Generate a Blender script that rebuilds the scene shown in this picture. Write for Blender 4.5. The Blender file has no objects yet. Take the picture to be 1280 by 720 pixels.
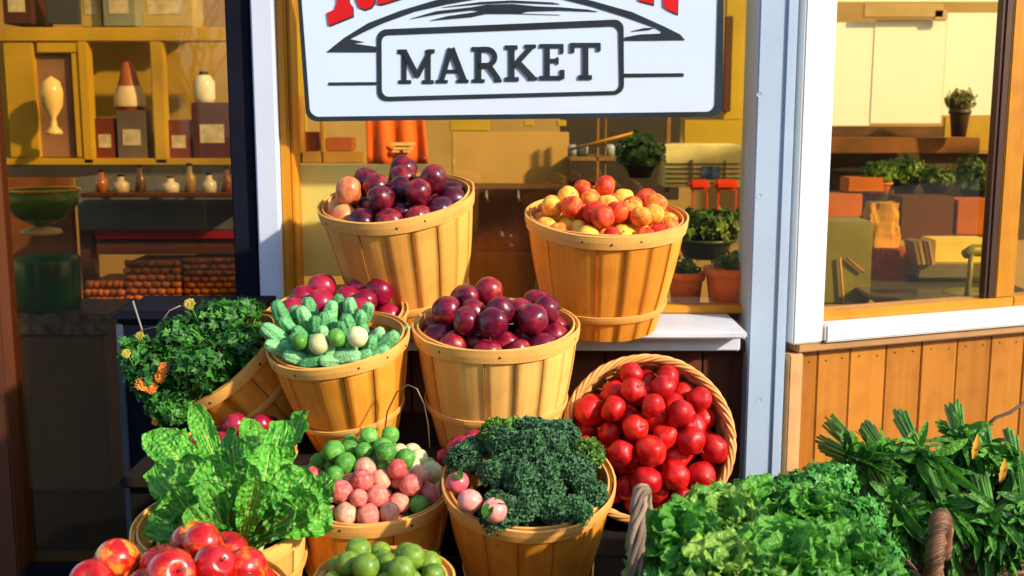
import bpy, bmesh, math, random
import numpy as np
from mathutils import Vector, Matrix, noise
R_ = math.radians
rnd = random.Random(7)
SC = bpy.context.scene
COL = SC.collection

# ------------------------------------------------------------------ camera
CAM = Vector((0.0, -2.75, 1.45)); PITCH = R_(9.0); F = 1400.0
cd = bpy.data.cameras.new('camera'); cam = bpy.data.objects.new('camera', cd); COL.objects.link(cam)
cam.location = CAM; cam.rotation_euler = (R_(90) - PITCH, 0, 0)
cd.sensor_width = 36; cd.lens = 36 * F / 1280; cd.clip_start = .05; cd.clip_end = 400
SC.camera = cam
cd.dof.use_dof = True; cd.dof.focus_distance = 2.15; cd.dof.aperture_fstop = 4.8

# ------------------------------------------------------------------ world, sun, exposure
SUN_EL, SUN_A = R_(29), R_(33)          # elevation; angle out from the shop wall, from the right
S = Vector((math.cos(SUN_A) * math.cos(SUN_EL), -math.sin(SUN_A) * math.cos(SUN_EL), math.sin(SUN_EL)))
w = bpy.data.worlds.new('World'); SC.world = w; w.use_nodes = True
nt = w.node_tree; bg = nt.nodes['Background']
sky = nt.nodes.new('ShaderNodeTexSky'); sky.sky_type = 'NISHITA'; sky.sun_disc = False
sky.sun_elevation = SUN_EL; sky.sun_rotation = math.atan2(S.x, S.y)
nt.links.new(sky.outputs[0], bg.inputs[0]); bg.inputs[1].default_value = 0.15
sl = bpy.data.lights.new('sun', 'SUN'); sun = bpy.data.objects.new('sun', sl); COL.objects.link(sun)
sl.energy = 3.5; sl.angle = R_(2.2); sl.color = (1, .87, .68)
sun.rotation_euler = S.to_track_quat('Z', 'Y').to_euler()
SC.view_settings.view_transform = 'Standard'; SC.view_settings.look = 'None'
SC.view_settings.exposure = 0.80; SC.view_settings.gamma = 1
SC.cycles.use_denoising = True; SC.cycles.max_bounces = 8; SC.cycles.transparent_max_bounces = 12
SC.cycles.sample_clamp_indirect = 6

# ------------------------------------------------------------------ photo geometry
cp, sp = math.cos(PITCH), math.sin(PITCH)
def ray(px, py):
    a, b = (px - 640) / F, (360 - py) / F
    return Vector((a, cp + b * sp, -sp + b * cp))
def at(px, py, Y):
    d = ray(px, py); return CAM + d * ((Y - CAM.y) / d.y)
def at_z(px, py, z):
    d = ray(px, py); return CAM + d * ((z - CAM.z) / d.z)
def on_plane(px, py, P, n):
    d = ray(px, py); return CAM + d * ((P - CAM).dot(n) / d.dot(n))

# ------------------------------------------------------------------ materials
MATS = {}
def new_mat(name):
    m = bpy.data.materials.new(name); m.use_nodes = True
    return m, m.node_tree.nodes, m.node_tree.links, m.node_tree.nodes['Principled BSDF']
def ramp(N, stops):
    r = N.new('ShaderNodeValToRGB'); e = r.color_ramp.elements
    while len(e) < len(stops): e.new(.5)
    for i, (p, c) in enumerate(stops): e[i].position = p; e[i].color = (*c, 1)
    return r
def mat(name, col, rough=.5, var=.15, scale=8, bump=.0, bscale=60, metal=0, spec=.5, coat=0, stretch=None):
    if name in MATS: return MATS[name]
    m, N, L, b = new_mat(name)
    tc = N.new('ShaderNodeTexCoord'); mp = N.new('ShaderNodeMapping'); L.new(tc.outputs['Object'], mp.inputs[0])
    if stretch: mp.inputs['Scale'].default_value = stretch
    n = N.new('ShaderNodeTexNoise'); n.inputs['Scale'].default_value = scale; n.inputs['Detail'].default_value = 6
    L.new(mp.outputs[0], n.inputs['Vector'])
    lo = [max(0, c * (1 - var * 1.6)) for c in col]; hi = [min(1, c * (1 + var)) for c in col]
    r = ramp(N, [(.3, lo), (.7, hi)]); L.new(n.outputs['Fac'], r.inputs[0]); L.new(r.outputs[0], b.inputs['Base Color'])
    b.inputs['Roughness'].default_value = rough; b.inputs['Metallic'].default_value = metal
    b.inputs['Specular IOR Level'].default_value = spec; b.inputs['Coat Weight'].default_value = coat
    if bump:
        n2 = N.new('ShaderNodeTexNoise'); n2.inputs['Scale'].default_value = bscale; n2.inputs['Detail'].default_value = 5
        L.new(mp.outputs[0], n2.inputs['Vector'])
        bp = N.new('ShaderNodeBump'); bp.inputs['Strength'].default_value = bump; bp.inputs['Distance'].default_value = .004
        L.new(n2.outputs['Fac'], bp.inputs['Height']); L.new(bp.outputs[0], b.inputs['Normal'])
    MATS[name] = m; return m
def wood_uv(name, dark, light, gs=(120, 5), rough=.55, bump=.25):
    """grain runs along v; colour attribute 'tone' shifts each strip"""
    m, N, L, b = new_mat(name)
    uv = N.new('ShaderNodeUVMap'); mp = N.new('ShaderNodeMapping'); mp.inputs['Scale'].default_value = (gs[0], gs[1], 1)
    L.new(uv.outputs[0], mp.inputs[0])
    at_ = N.new('ShaderNodeAttribute'); at_.attribute_name = 'tone'
    sep = N.new('ShaderNodeSeparateColor'); L.new(at_.outputs['Color'], sep.inputs[0])
    va = N.new('ShaderNodeVectorMath'); va.operation = 'ADD'; L.new(mp.outputs[0], va.inputs[0])
    vs = N.new('ShaderNodeVectorMath'); vs.operation = 'SCALE'; vs.inputs['Scale'].default_value = 37; L.new(at_.outputs['Color'], vs.inputs[0]); L.new(vs.outputs[0], va.inputs[1])
    n = N.new('ShaderNodeTexNoise'); n.inputs['Scale'].default_value = 1; n.inputs['Detail'].default_value = 5; n.inputs['Distortion'].default_value = .6
    L.new(va.outputs[0], n.inputs['Vector'])
    ad = N.new('ShaderNodeMath'); ad.operation = 'MULTIPLY_ADD'; ad.inputs[1].default_value = .55; L.new(sep.outputs[0], ad.inputs[0])
    sc = N.new('ShaderNodeMath'); sc.operation = 'MULTIPLY'; sc.inputs[1].default_value = .62; L.new(n.outputs['Fac'], sc.inputs[0]); L.new(sc.outputs[0], ad.inputs[2])
    r = ramp(N, [(.2, dark), (.8, light)]); L.new(ad.outputs[0], r.inputs[0])
    # stains
    tc = N.new('ShaderNodeTexCoord'); n3 = N.new('ShaderNodeTexNoise'); n3.inputs['Scale'].default_value = 14; n3.inputs['Detail'].default_value = 8
    L.new(tc.outputs['Object'], n3.inputs['Vector'])
    r3 = ramp(N, [(.35, (.62, .5, .38)), (.5, (1, 1, 1))]); L.new(n3.outputs['Fac'], r3.inputs[0])
    mx = N.new('ShaderNodeMix'); mx.data_type = 'RGBA'; mx.blend_type = 'MULTIPLY'; mx.inputs['Factor'].default_value = .32; b.inputs['Specular IOR Level'].default_value = .3
    L.new(r.outputs[0], mx.inputs['A']); L.new(r3.outputs[0], mx.inputs['B']); L.new(mx.outputs['Result'], b.inputs['Base Color'])
    b.inputs['Roughness'].default_value = rough
    bp = N.new('ShaderNodeBump'); bp.inputs['Strength'].default_value = bump; bp.inputs['Distance'].default_value = .002
    L.new(n.outputs['Fac'], bp.inputs['Height']); L.new(bp.outputs[0], b.inputs['Normal'])
    MATS[name] = m; return m
def fruit_mat(name, stops, rough=.22, scale=10, speck=0, speck_col=(.9, .6, .3), coat=.3, objvar=.35, bump=.03, sss=.0, nscale=None, streak=.14):
    """skin colour by noise plus a per-object shift"""
    m, N, L, b = new_mat(name)
    tc = N.new('ShaderNodeTexCoord'); oi = N.new('ShaderNodeObjectInfo')
    off = N.new('ShaderNodeVectorMath'); off.operation = 'SCALE'; off.inputs['Scale'].default_value = 13
    cmb = N.new('ShaderNodeCombineXYZ'); L.new(oi.outputs['Random'], cmb.inputs[0]); L.new(oi.outputs['Random'], cmb.inputs[1]); L.new(cmb.outputs[0], off.inputs[0])
    ad = N.new('ShaderNodeVectorMath'); ad.operation = 'ADD'; L.new(tc.outputs['Object'], ad.inputs[0]); L.new(off.outputs[0], ad.inputs[1])
    n = N.new('ShaderNodeTexNoise'); n.inputs['Scale'].default_value = (nscale or scale) / 14; n.inputs['Detail'].default_value = 5; n.inputs['Roughness'].default_value = .6; n.inputs['Distortion'].default_value = .4
    L.new(ad.outputs[0], n.inputs['Vector'])
    # fine vertical streaks on the skin
    mp = N.new('ShaderNodeMapping'); mp.inputs['Scale'].default_value = (1, 1, .15); L.new(ad.outputs[0], mp.inputs[0])
    n2 = N.new('ShaderNodeTexNoise'); n2.inputs['Scale'].default_value = 11; n2.inputs['Detail'].default_value = 3; L.new(mp.outputs[0], n2.inputs['Vector'])
    a = N.new('ShaderNodeMath'); a.operation = 'MULTIPLY_ADD'; a.inputs[1].default_value = objvar; L.new(oi.outputs['Random'], a.inputs[0])
    s1 = N.new('ShaderNodeMath'); s1.operation = 'SUBTRACT'; s1.inputs[1].default_value = objvar / 2; L.new(n.outputs['Fac'], s1.inputs[0]); L.new(s1.outputs[0], a.inputs[2])
    a2 = N.new('ShaderNodeMath'); a2.operation = 'MULTIPLY_ADD'; a2.inputs[1].default_value = streak; L.new(n2.outputs['Fac'], a2.inputs[0])
    s2 = N.new('ShaderNodeMath'); s2.operation = 'SUBTRACT'; s2.inputs[1].default_value = streak / 2; L.new(a.outputs[0], s2.inputs[0]); L.new(s2.outputs[0], a2.inputs[2])
    r = ramp(N, stops); L.new(a2.outputs[0], r.inputs[0]); out = r.outputs[0]
    if speck:
        v = N.new('ShaderNodeTexVoronoi'); v.inputs['Scale'].default_value = 11; L.new(tc.outputs['Object'], v.inputs['Vector'])
        r2 = ramp(N, [(.10, (speck * 2.5,) * 3), (.17, (0, 0, 0))]); L.new(v.outputs['Distance'], r2.inputs[0])
        mx = N.new('ShaderNodeMix'); mx.data_type = 'RGBA'; L.new(r2.outputs[0], mx.inputs['Factor']); L.new(out, mx.inputs['A']); mx.inputs['B'].default_value = (*speck_col, 1)
        out = mx.outputs['Result']
    b.inputs['Specular IOR Level'].default_value = .38
    L.new(out, b.inputs['Base Color'])
    nr = N.new('ShaderNodeMapRange'); nr.inputs['To Min'].default_value = rough * .7; nr.inputs['To Max'].default_value = min(1, rough * 1.6)
    L.new(n.outputs['Fac'], nr.inputs['Value']); L.new(nr.outputs[0], b.inputs['Roughness'])
    b.inputs['Coat Weight'].default_value = coat; b.inputs['Coat Roughness'].default_value = .18
    if sss: b.inputs['Subsurface Weight'].default_value = sss; b.inputs['Subsurface Scale'].default_value = .01; b.inputs['Subsurface Radius'].default_value = (1, .4, .2)
    n4 = N.new('ShaderNodeTexNoise'); n4.inputs['Scale'].default_value = 3.2; n4.inputs['Detail'].default_value = 3; L.new(ad.outputs[0], n4.inputs['Vector'])
    bp = N.new('ShaderNodeBump'); bp.inputs['Strength'].default_value = bump * 4; bp.inputs['Distance'].default_value = .002
    L.new(n4.outputs['Fac'], bp.inputs['Height']); L.new(bp.outputs[0], b.inputs['Normal'])
    MATS[name] = m; return m
def leaf_mat(name, dark, light, rib, veins=11, rough=.42, crinkle=.8, cscale=70, transl=.22, ribw=.05, vein_amt=.6, slope=.75, edge=None, vw=9.0, bd=.004):
    m, N, L, b = new_mat(name)
    uv = N.new('ShaderNodeUVMap'); sep = N.new('ShaderNodeSeparateXYZ'); L.new(uv.outputs[0], sep.inputs[0])
    def M(op, a, b_=None, c=None, clamp=False):
        k = N.new('ShaderNodeMath'); k.operation = op; k.use_clamp = clamp
        for i, v in enumerate((a, b_, c)):
            if v is None: continue
            if isinstance(v, (int, float)): k.inputs[i].default_value = v
            else: L.new(v, k.inputs[i])
        return k.outputs[0]
    au = M('ABSOLUTE', M('SUBTRACT', sep.outputs[0], .5))          # 0..0.5
    tc = N.new('ShaderNodeTexCoord'); oi = N.new('ShaderNodeObjectInfo')
    nn = N.new('ShaderNodeTexNoise'); nn.inputs['Scale'].default_value = 25; nn.inputs['Detail'].default_value = 5; L.new(tc.outputs['Object'], nn.inputs['Vector'])
    wob = M('MULTIPLY', M('SUBTRACT', nn.outputs['Fac'], .5), .12)
    taper = M('MULTIPLY_ADD', M('SUBTRACT', 1.0, sep.outputs[1]), ribw, ribw * .25)
    ribm = M('SUBTRACT', 1.0, M('DIVIDE', au, taper), None, True)
    t = M('ADD', M('SUBTRACT', sep.outputs[1], M('MULTIPLY', au, slope)), wob)
    fr = M('ABSOLUTE', M('SUBTRACT', M('FRACT', M('MULTIPLY', t, veins)), .5))
    vm = M('MULTIPLY', M('SUBTRACT', 1.0, M('MULTIPLY', fr, vw), None, True), vein_amt)
    mask = M('MAXIMUM', ribm, vm)
    r = ramp(N, [(.3, dark), (.75, light)])
    ta = N.new('ShaderNodeAttribute'); ta.attribute_name = 'tone'; ts = N.new('ShaderNodeSeparateColor'); L.new(ta.outputs['Color'], ts.inputs[0])
    L.new(M('ADD', M('ADD', nn.outputs['Fac'], M('MULTIPLY', M('SUBTRACT', oi.outputs['Random'], .5), .25)), M('MULTIPLY', M('SUBTRACT', ts.outputs[0], .5), .6)), r.inputs[0])
    mx = N.new('ShaderNodeMix'); mx.data_type = 'RGBA'; L.new(mask, mx.inputs['Factor']); L.new(r.outputs[0], mx.inputs['A']); mx.inputs['B'].default_value = (*rib, 1)
    if edge:
        m2 = N.new('ShaderNodeMix'); m2.data_type = 'RGBA'; L.new(M('MULTIPLY', M('POWER', sep.outputs[1], 3.0), M('MULTIPLY', nn.outputs['Fac'], 1.3), None, True), m2.inputs['Factor']); L.new(mx.outputs['Result'], m2.inputs['A']); m2.inputs['B'].default_value = (*edge, 1); mx = m2
    L.new(mx.outputs['Result'], b.inputs['Base Color']); b.inputs['Roughness'].default_value = rough
    v = N.new('ShaderNodeTexVoronoi'); v.inputs['Scale'].default_value = cscale; L.new(tc.outputs['Object'], v.inputs['Vector'])
    bp = N.new('ShaderNodeBump'); bp.inputs['Strength'].default_value = crinkle; bp.inputs['Distance'].default_value = bd
    L.new(M('SUBTRACT', v.outputs['Distance'], M('MULTIPLY', mask, .5)), bp.inputs['Height']); L.new(bp.outputs[0], b.inputs['Normal'])
    tr = N.new('ShaderNodeBsdfTranslucent'); L.new(mx.outputs['Result'], tr.inputs[0]); L.new(bp.outputs[0], tr.inputs['Normal'])
    ms = N.new('ShaderNodeMixShader'); ms.inputs[0].default_value = transl; L.new(b.outputs[0], ms.inputs[1]); L.new(tr.outputs[0], ms.inputs[2])
    L.new(ms.outputs[0], N['Material Output'].inputs[0])
    MATS[name] = m; return m
def glass_mat(name, tint):
    m, N, L, b = new_mat(name); N.remove(b)
    fr = N.new('ShaderNodeFresnel'); fr.inputs[0].default_value = 1.7
    t = N.new('ShaderNodeBsdfTransparent'); t.inputs[0].default_value = (*tint, 1)
    g = N.new('ShaderNodeBsdfGlossy'); g.inputs['Roughness'].default_value = .01
    ms = N.new('ShaderNodeMixShader'); ge = N.new('ShaderNodeNewGeometry'); k = N.new('ShaderNodeMath'); k.operation = 'SUBTRACT'; k.inputs[0].default_value = 1; L.new(ge.outputs['Backfacing'], k.inputs[1])
    k2 = N.new('ShaderNodeMath'); k2.operation = 'MULTIPLY'; L.new(fr.outputs[0], k2.inputs[0]); L.new(k.outputs[0], k2.inputs[1]); L.new(k2.outputs[0], ms.inputs[0]); L.new(t.outputs[0], ms.inputs[1]); L.new(g.outputs[0], ms.inputs[2])
    L.new(ms.outputs[0], N['Material Output'].inputs[0]); MATS[name] = m; return m

# ------------------------------------------------------------------ mesh builder
class MB:
    def __init__(s): s.v = []; s.f = []; s.uv = []; s.tone = []; s.flat = []
    def face(s, idx, uvs=None, tone=(.5, .5, .5), flat=False):
        s.f.append(tuple(idx)); s.uv.append(uvs or [(0, 0)] * len(idx)); s.tone.append(tone); s.flat.append(flat)
    def quadp(s, pts, uvs=None, tone=(.5, .5, .5), flat=True):
        i = len(s.v); s.v += [tuple(p) for p in pts]; s.face(range(i, i + len(pts)), uvs, tone, flat)
    def box(s, x0, x1, y0, y1, z0, z1, M=None, tone=None, bev=0, uvaxis=2):
        tone = tone or (rnd.random(),) * 3
        if bev:
            bev = min(bev, (x1 - x0) * .4, (y1 - y0) * .4, (z1 - z0) * .4)
            xs, ys, zs = (x0, x1), (y0, y1), (z0, z1)
            bm = bmesh.new(); bmesh.ops.create_cube(bm, size=1)
            for v in bm.verts: v.co = Vector(((v.co.x + .5) * (x1 - x0) + x0, (v.co.y + .5) * (y1 - y0) + y0, (v.co.z + .5) * (z1 - z0) + z0))
            bmesh.ops.bevel(bm, geom=bm.edges[:], offset=bev, segments=2, affect='EDGES')
            vs = [v.co.copy() for v in bm.verts]; fs = [[v.index for v in f.verts] for f in bm.faces]; bm.free()
        else:
            vs = [Vector((x, y, z)) for x in (x0, x1) for y in (y0, y1) for z in (z0, z1)]
            fs = [(0, 1, 3, 2), (4, 6, 7, 5), (0, 4, 5, 1), (2, 3, 7, 6), (0, 2, 6, 4), (1, 5, 7, 3)]
        o = len(s.v)
        for f in fs:
            uvs = []
            for k in f:
                c = vs[k]; along = c[uvaxis]; other = c[(uvaxis + 1) % 3] + c[(uvaxis + 2) % 3]
                uvs.append((other, along))
            s.face([o + k for k in f], uvs, tone, True)
        s.v += [tuple(M @ c if M else c) for c in vs]
        return s
    def tube(s, pts, r, n=6, tone=None, closed=False, cap=True):
        pts = [Vector(p) for p in pts]; tone = tone or (rnd.random(),) * 3; m = len(pts)
        rr = r if isinstance(r, (list, tuple)) else [r] * m
        o = len(s.v); up = None; ln = 0; lens = []
        for i, p in enumerate(pts):
            a = pts[(i - 1) % m] if (closed or i) else p; b = pts[(i + 1) % m] if (closed or i < m - 1) else p
            t = (b - a).normalized() if (b - a).length > 1e-9 else Vector((0, 0, 1))
            if up is None:
                up = Vector((0, 0, 1)) if abs(t.z) < .9 else Vector((1, 0, 0))
            x = up - t * up.dot(t)
            if x.length < 1e-6: x = Vector((1, 0, 0)) - t * t.x
            x.normalize(); up = x; y = t.cross(x)
            if i: ln += (p - pts[i - 1]).length
            lens.append(ln)
            for k in range(n):
                an = 2 * math.pi * k / n; s.v.append(tuple(p + (x * math.cos(an) + y * math.sin(an)) * rr[i]))
        for i in range(m if closed else m - 1):
            j = (i + 1) % m
            for k in range(n):
                k2 = (k + 1) % n
                s.face((o + i * n + k, o + i * n + k2, o + j * n + k2, o + j * n + k),
                       [(k / n * .02, lens[i]), ((k + 1) / n * .02, lens[i]), ((k + 1) / n * .02, lens[i] + .01), (k / n * .02, lens[i] + .01)], tone)
        if cap and not closed:
            s.face([o + k for k in range(n)][::-1], None, tone); s.face([o + (m - 1) * n + k for k in range(n)], None, tone)
        return s
    def lathe(s, prof, n=32, tone=None, M=None, uvs=1):
        tone = tone or (rnd.random(),) * 3; o = len(s.v); m = len(prof)
        for r, z in prof:
            for k in range(n):
                a = 2 * math.pi * k / n; p = Vector((r * math.cos(a), r * math.sin(a), z)); s.v.append(tuple(M @ p if M else p))
        for i in range(m - 1):
            for k in range(n):
                k2 = (k + 1) % n
                s.face((o + i * n + k, o + i * n + k2, o + (i + 1) * n + k2, o + (i + 1) * n + k),
                       [(prof[i][1], k / n * uvs), (prof[i][1], (k + 1) / n * uvs), (prof[i + 1][1], (k + 1) / n * uvs), (prof[i + 1][1], k / n * uvs)], tone)
        return s
    def poly(s, pts, n, t):
        """pts on a plane, extruded by -n*t"""
        o = len(s.v); k = len(pts); n = Vector(n)
        s.v += [tuple(p) for p in pts] + [tuple(Vector(p) - n * t) for p in pts]
        s.face(range(o, o + k), None, (.5,) * 3, True); s.face([o + k + i for i in range(k)][::-1], None, (.5,) * 3, True)
        for i in range(k):
            j = (i + 1) % k; s.face((o + i, o + k + i, o + k + j, o + j), None, (.5,) * 3, True)
    def mesh(s, name, m):
        me = bpy.data.meshes.new(name); me.from_pydata(s.v, [], s.f)
        uvl = me.uv_layers.new(name='UVMap')
        uvs = np.array([c for u in s.uv for c in u], dtype=np.float32).ravel(); uvl.data.foreach_set('uv', uvs)
        ca = me.color_attributes.new('tone', 'FLOAT_COLOR', 'CORNER')
        cc = np.array([(*t, 1) for f, t in zip(s.f, s.tone) for _ in f], dtype=np.float32).ravel(); ca.data.foreach_set('color', cc)
        me.polygons.foreach_set('use_smooth', [not q for q in s.flat])
        if m: me.materials.append(m)
        me.update(); return me
    def build(s, name, m, parent=None, mw=None):
        o = bpy.data.objects.new(name, s.mesh(name, m)); COL.objects.link(o)
        if parent: o.parent = parent
        if mw: o.matrix_world = mw
        return o
    def centred(s, name, m):
        """top-level mesh with its origin at the base centre"""
        a = np.array(s.v); c = Vector(((a[:, 0].min() + a[:, 0].max()) / 2, (a[:, 1].min() + a[:, 1].max()) / 2, a[:, 2].min()))
        s.v = [tuple(Vector(v) - c) for v in s.v]
        o = s.build(name, m); o.location = c; return o
def tag(o, label, cat, group=None, kind=None):
    if kind: o['kind'] = kind
    if label: o['label'] = label
    if cat: o['category'] = cat
    if group: o['group'] = group
    return o
def empty(name, loc, label, cat, group=None, M=None):
    o = bpy.data.objects.new(name, None); COL.objects.link(o); o.empty_display_size = .05
    o.matrix_world = M if M else Matrix.Translation(loc)
    return tag(o, label, cat, group)
def struct(o): o['kind'] = 'structure'; return o
def nz(x, y=0., z=0.): return noise.noise(Vector((x, y, z)))
# box from a photo rectangle on the vertical plane Y, going back by dep
def prect(px0, py0, px1, py1, Y):
    cy = (py0 + py1) / 2; cx = (px0 + px1) / 2
    return at(px0, cy, Y).x, at(px1, cy, Y).x, at(cx, py1, Y).z, at(cx, py0, Y).z
def pbox(mb, px0, py0, px1, py1, Y, dep, bev=.003, uvaxis=2, tone=None):
    x0, x1, z0, z1 = prect(px0, py0, px1, py1, Y); mb.box(x0, x1, Y, Y + dep, z0, z1, bev=bev, uvaxis=uvaxis, tone=tone); return mb

# ------------------------------------------------------------------ material set
M_basket = [wood_uv('basket_wood_honey', (.56, .23, .035), (.84, .43, .085)),
            wood_uv('basket_wood_orange', (.56, .19, .014), (.85, .34, .035)),
            wood_uv('basket_wood_pale', (.60, .28, .055), (.86, .50, .13))]
M_hoop = wood_uv('hoop_wood', (.54, .22, .045), (.85, .45, .11), gs=(160, 7))
M_cedar = wood_uv('cedar_boards', (.25, .08, .008), (.50, .19, .022), gs=(30, 1.4), rough=.42, bump=.12)
M_darkwood = wood_uv('dark_brown_boards', (.05, .016, .008), (.15, .045, .018), gs=(30, 1.4), rough=.5)
M_trimwood = wood_uv('trim_wood', (.30, .14, .05), (.62, .35, .14), gs=(40, 2))
M_goldwood = wood_uv('golden_window_frame_wood', (.40, .15, .008), (.62, .27, .02), gs=(40, 2), rough=.35)
M_black_wood = wood_uv('black_stained_wood', (.006, .005, .005), (.02, .015, .012), gs=(40, 3), rough=.85)
M_black_wood.node_tree.nodes['Principled BSDF'].inputs['Specular IOR Level'].default_value = .08
M_wicker = wood_uv('willow_wicker', (.26, .09, .02), (.78, .40, .12), gs=(200, 30), rough=.5)
M_darkwicker = wood_uv('dark_willow_wicker', (.05, .02, .01), (.22, .10, .045), gs=(200, 30), rough=.5)
M_vine = wood_uv('grapevine_bark', (.07, .045, .03), (.36, .26, .18), gs=(400, 60), rough=.8, bump=.8)
M_blueshade = mat('sky_shade_blue', (.42, .54, .70), .45, .06, 3, .08, 90)  # blue of sky-lit shade put into the right post's colour
M_lavshade = mat('sky_shade_lavender', (.58, .64, .76), .45, .05, 3, .08, 90)  # lavender of sky-lit shade put into the left post's colour
M_white = mat('white_paint', (.82, .80, .76), .45, .05, 3, .08, 80)
M_navy = mat('navy_paint', (.006, .007, .016), .75, .2, 4, .06, 70, spec=.12)
M_brownpaint = mat('red_brown_paint', (.10, .03, .012), .45, .25, 4, .1, 50, stretch=(1, 1, .1))
M_glass = glass_mat('window_glass', (1, .92, .64)); M_glassd = glass_mat('door_glass', (.82, .69, .45))  # amber tints put the golden indoor glow and door dimness into the glass
M_wire = mat('wire_metal', (.26, .17, .10), .4, .2, metal=.6)
M_ground = mat('asphalt', (.05, .05, .052), .85, .3, 30, .5, 200)

# ================================================================== SETTING
g = MB(); g.quadp([(-60, -60, 0), (60, -60, 0), (60, 60, 0), (-60, 60, 0)]); struct(g.build('ground', M_ground))
g = MB(); g.quadp([(-4, .12, .01), (5, .12, .01), (5, 3.4, .01), (-4, 3.4, .01)])
struct(g.build('floor', mat('shop_floor', (.12, .07, .04), .4, .2, 3)))

# --- the other side of the street (only mirrored in the glass)
hb = empty('added_building', (-4, -15, 0), 'brown two storey building added across the street', 'building')  # both street buildings added to darken the reflections in the glass
M_st = mat('brown_stucco', (.16, .09, .05), .8, .2, 1)
m = MB(); m.box(-22, -6.4, -19, -15, 0, 5.5); m.build('walls', M_st, hb).matrix_world = Matrix()
m = MB()
for i in range(4): m.box(-21 + i * 3.6, -19.4 + i * 3.6, -15.02, -14.95, 1.2, 2.8); m.box(-21 + i * 3.6, -19.4 + i * 3.6, -15.02, -14.95, 3.6, 4.8)
m.build('window', mat('dark_window', (.03, .04, .05), .1), hb).matrix_world = Matrix()
hb = empty('added_building', (20, -15, 0), 'long brown building added across the street, right of the bare tree', 'building')
m = MB(); m.box(-3.6, 42, -19, -15, 0, 5.5); m.build('walls', M_st, hb).matrix_world = Matrix()
tr = empty('bare_tree', (-3.3, -9, 0), 'slender bare tree on the far pavement, mirrored in the glass', 'tree')
mt = MB(); mc = MB(); rt = random.Random(4)
mt.tube([(-3.3, -9, 0), (-3.28, -9, 1.0), (-3.32, -9.02, 1.9)], [.06, .05, .035], 8)
def twig(mb, p, d, L_, r, k):
    q = p + d * L_; mb.tube([p, (p + q) / 2 + Vector((rt.uniform(-.03, .03), rt.uniform(-.03, .03), 0)), q], [r, r * .8, r * .6], 5)
    if k:
        for _ in range(3): twig(mb, p + d * L_ * rt.uniform(.5, 1), (d + Vector((rt.uniform(-.7, .7), rt.uniform(-.7, .7), rt.uniform(-.1, .5)))).normalized(), L_ * rt.uniform(.55, .8), r * .6, k - 1)
for k in range(7): twig(mc, Vector((-3.31, -9.01, rt.uniform(1.2, 1.9))), Vector((rt.uniform(-.6, .6), rt.uniform(-.6, .6), 1)).normalized(), .55, .022, 3)
M_bark = mat('grey_bark', (.30, .24, .17), .8, .2, 20)
mt.build('trunk', M_bark, tr).matrix_world = Matrix(); mc.build('crown', M_bark, tr).matrix_world = Matrix()
m = MB()
for i in range(12): m.box(-2.4 + i * 3.4, -.8 + i * 3.4, -15.02, -14.95, 1.2, 2.8); m.box(-2.4 + i * 3.4, -.8 + i * 3.4, -15.02, -14.95, 3.6, 4.8)
m.build('window', mat('dark_window', (.03, .04, .05), .1), hb).matrix_world = Matrix()

# --- right wing of the facade: a plane turned back by 21 degrees
PHI = R_(21); CR = at(986, 300, -.02); CR.z = 0
du = Vector((math.cos(PHI), math.sin(PHI), 0)); dn = Vector((math.sin(PHI), -math.cos(PHI), 0))
RWM = Matrix.Translation(CR) @ Matrix.Rotation(PHI, 4, 'Z')       # local x along wall, -y outwards
def rw(px, py, off=0):
    P = on_plane(px, py, CR + dn * off, dn); q = RWM.inverted() @ P; return q.x, q.z
s_trim = rw(1028, 200)[0]; s_strip0 = rw(1239, 200)[0]; s_strip1 = rw(1251, 200)[0]; s_wood1 = rw(1275, 200)[0]
z_win = rw(1028, 390)[1]; z_sill0 = rw(1000, 426)[1]; z_ledge = z_sill0 - .024; S_END = 3.2
TOP = 1.90
# timber cladding below the right window
wall = empty('timber_wall', RWM @ Vector((1, 0, 0)), 'orange cedar plank wall under the right hand window', 'wall', M=RWM)
m = MB(); k = s_trim * .45
seams = [rw(x, 480)[0] for x in (1021, 1061, 1106, 1150, 1194, 1236, 1277)]
while seams[-1] < S_END: seams.append(seams[-1] + .105)
ss = [.0] + seams
for i, (a, b) in enumerate(zip(ss[:-1], ss[1:])):
    m.box(a + .0012, b - .0012, .0 + rnd.uniform(0, .002), .022, .02, z_ledge - .001, bev=.0022, tone=((.15, .62, .95, .45, .55, .3, .6)[i % 7],) * 3)
o = m.build('planks', M_cedar, wall)
m = MB()
for a, b in zip(ss[:-1], ss[1:]):
    for zz in (z_ledge - .03, z_ledge - .33):
        for q in (.25, .75): m.lathe([(0, -.0012), (.0018, -.0009), (.0026, 0)], 8, M=Matrix.Translation((a + (b - a) * q, -.0005, zz + rnd.uniform(-.003, .003))) @ Matrix.Rotation(R_(90), 4, 'X') @ Matrix.Diagonal((1, 1, -1, 1)))
m.build('nail_heads', mat('dark_nail', (.08, .05, .03), .5, metal=.5), wall)
MB().box(-.02, S_END, .023, .1, 0, z_ledge).build('backing', M_darkwood, wall)
MB().box(.02, S_END, -.03, .022, z_ledge + .001, z_sill0 - .001, bev=.003, uvaxis=0).build('cap_rail', M_trimwood, wall)
MB().box(-.005, .035, -.032, -.002, .02, z_ledge - .002, bev=.003).build('corner_post', M_trimwood, wall)
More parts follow.
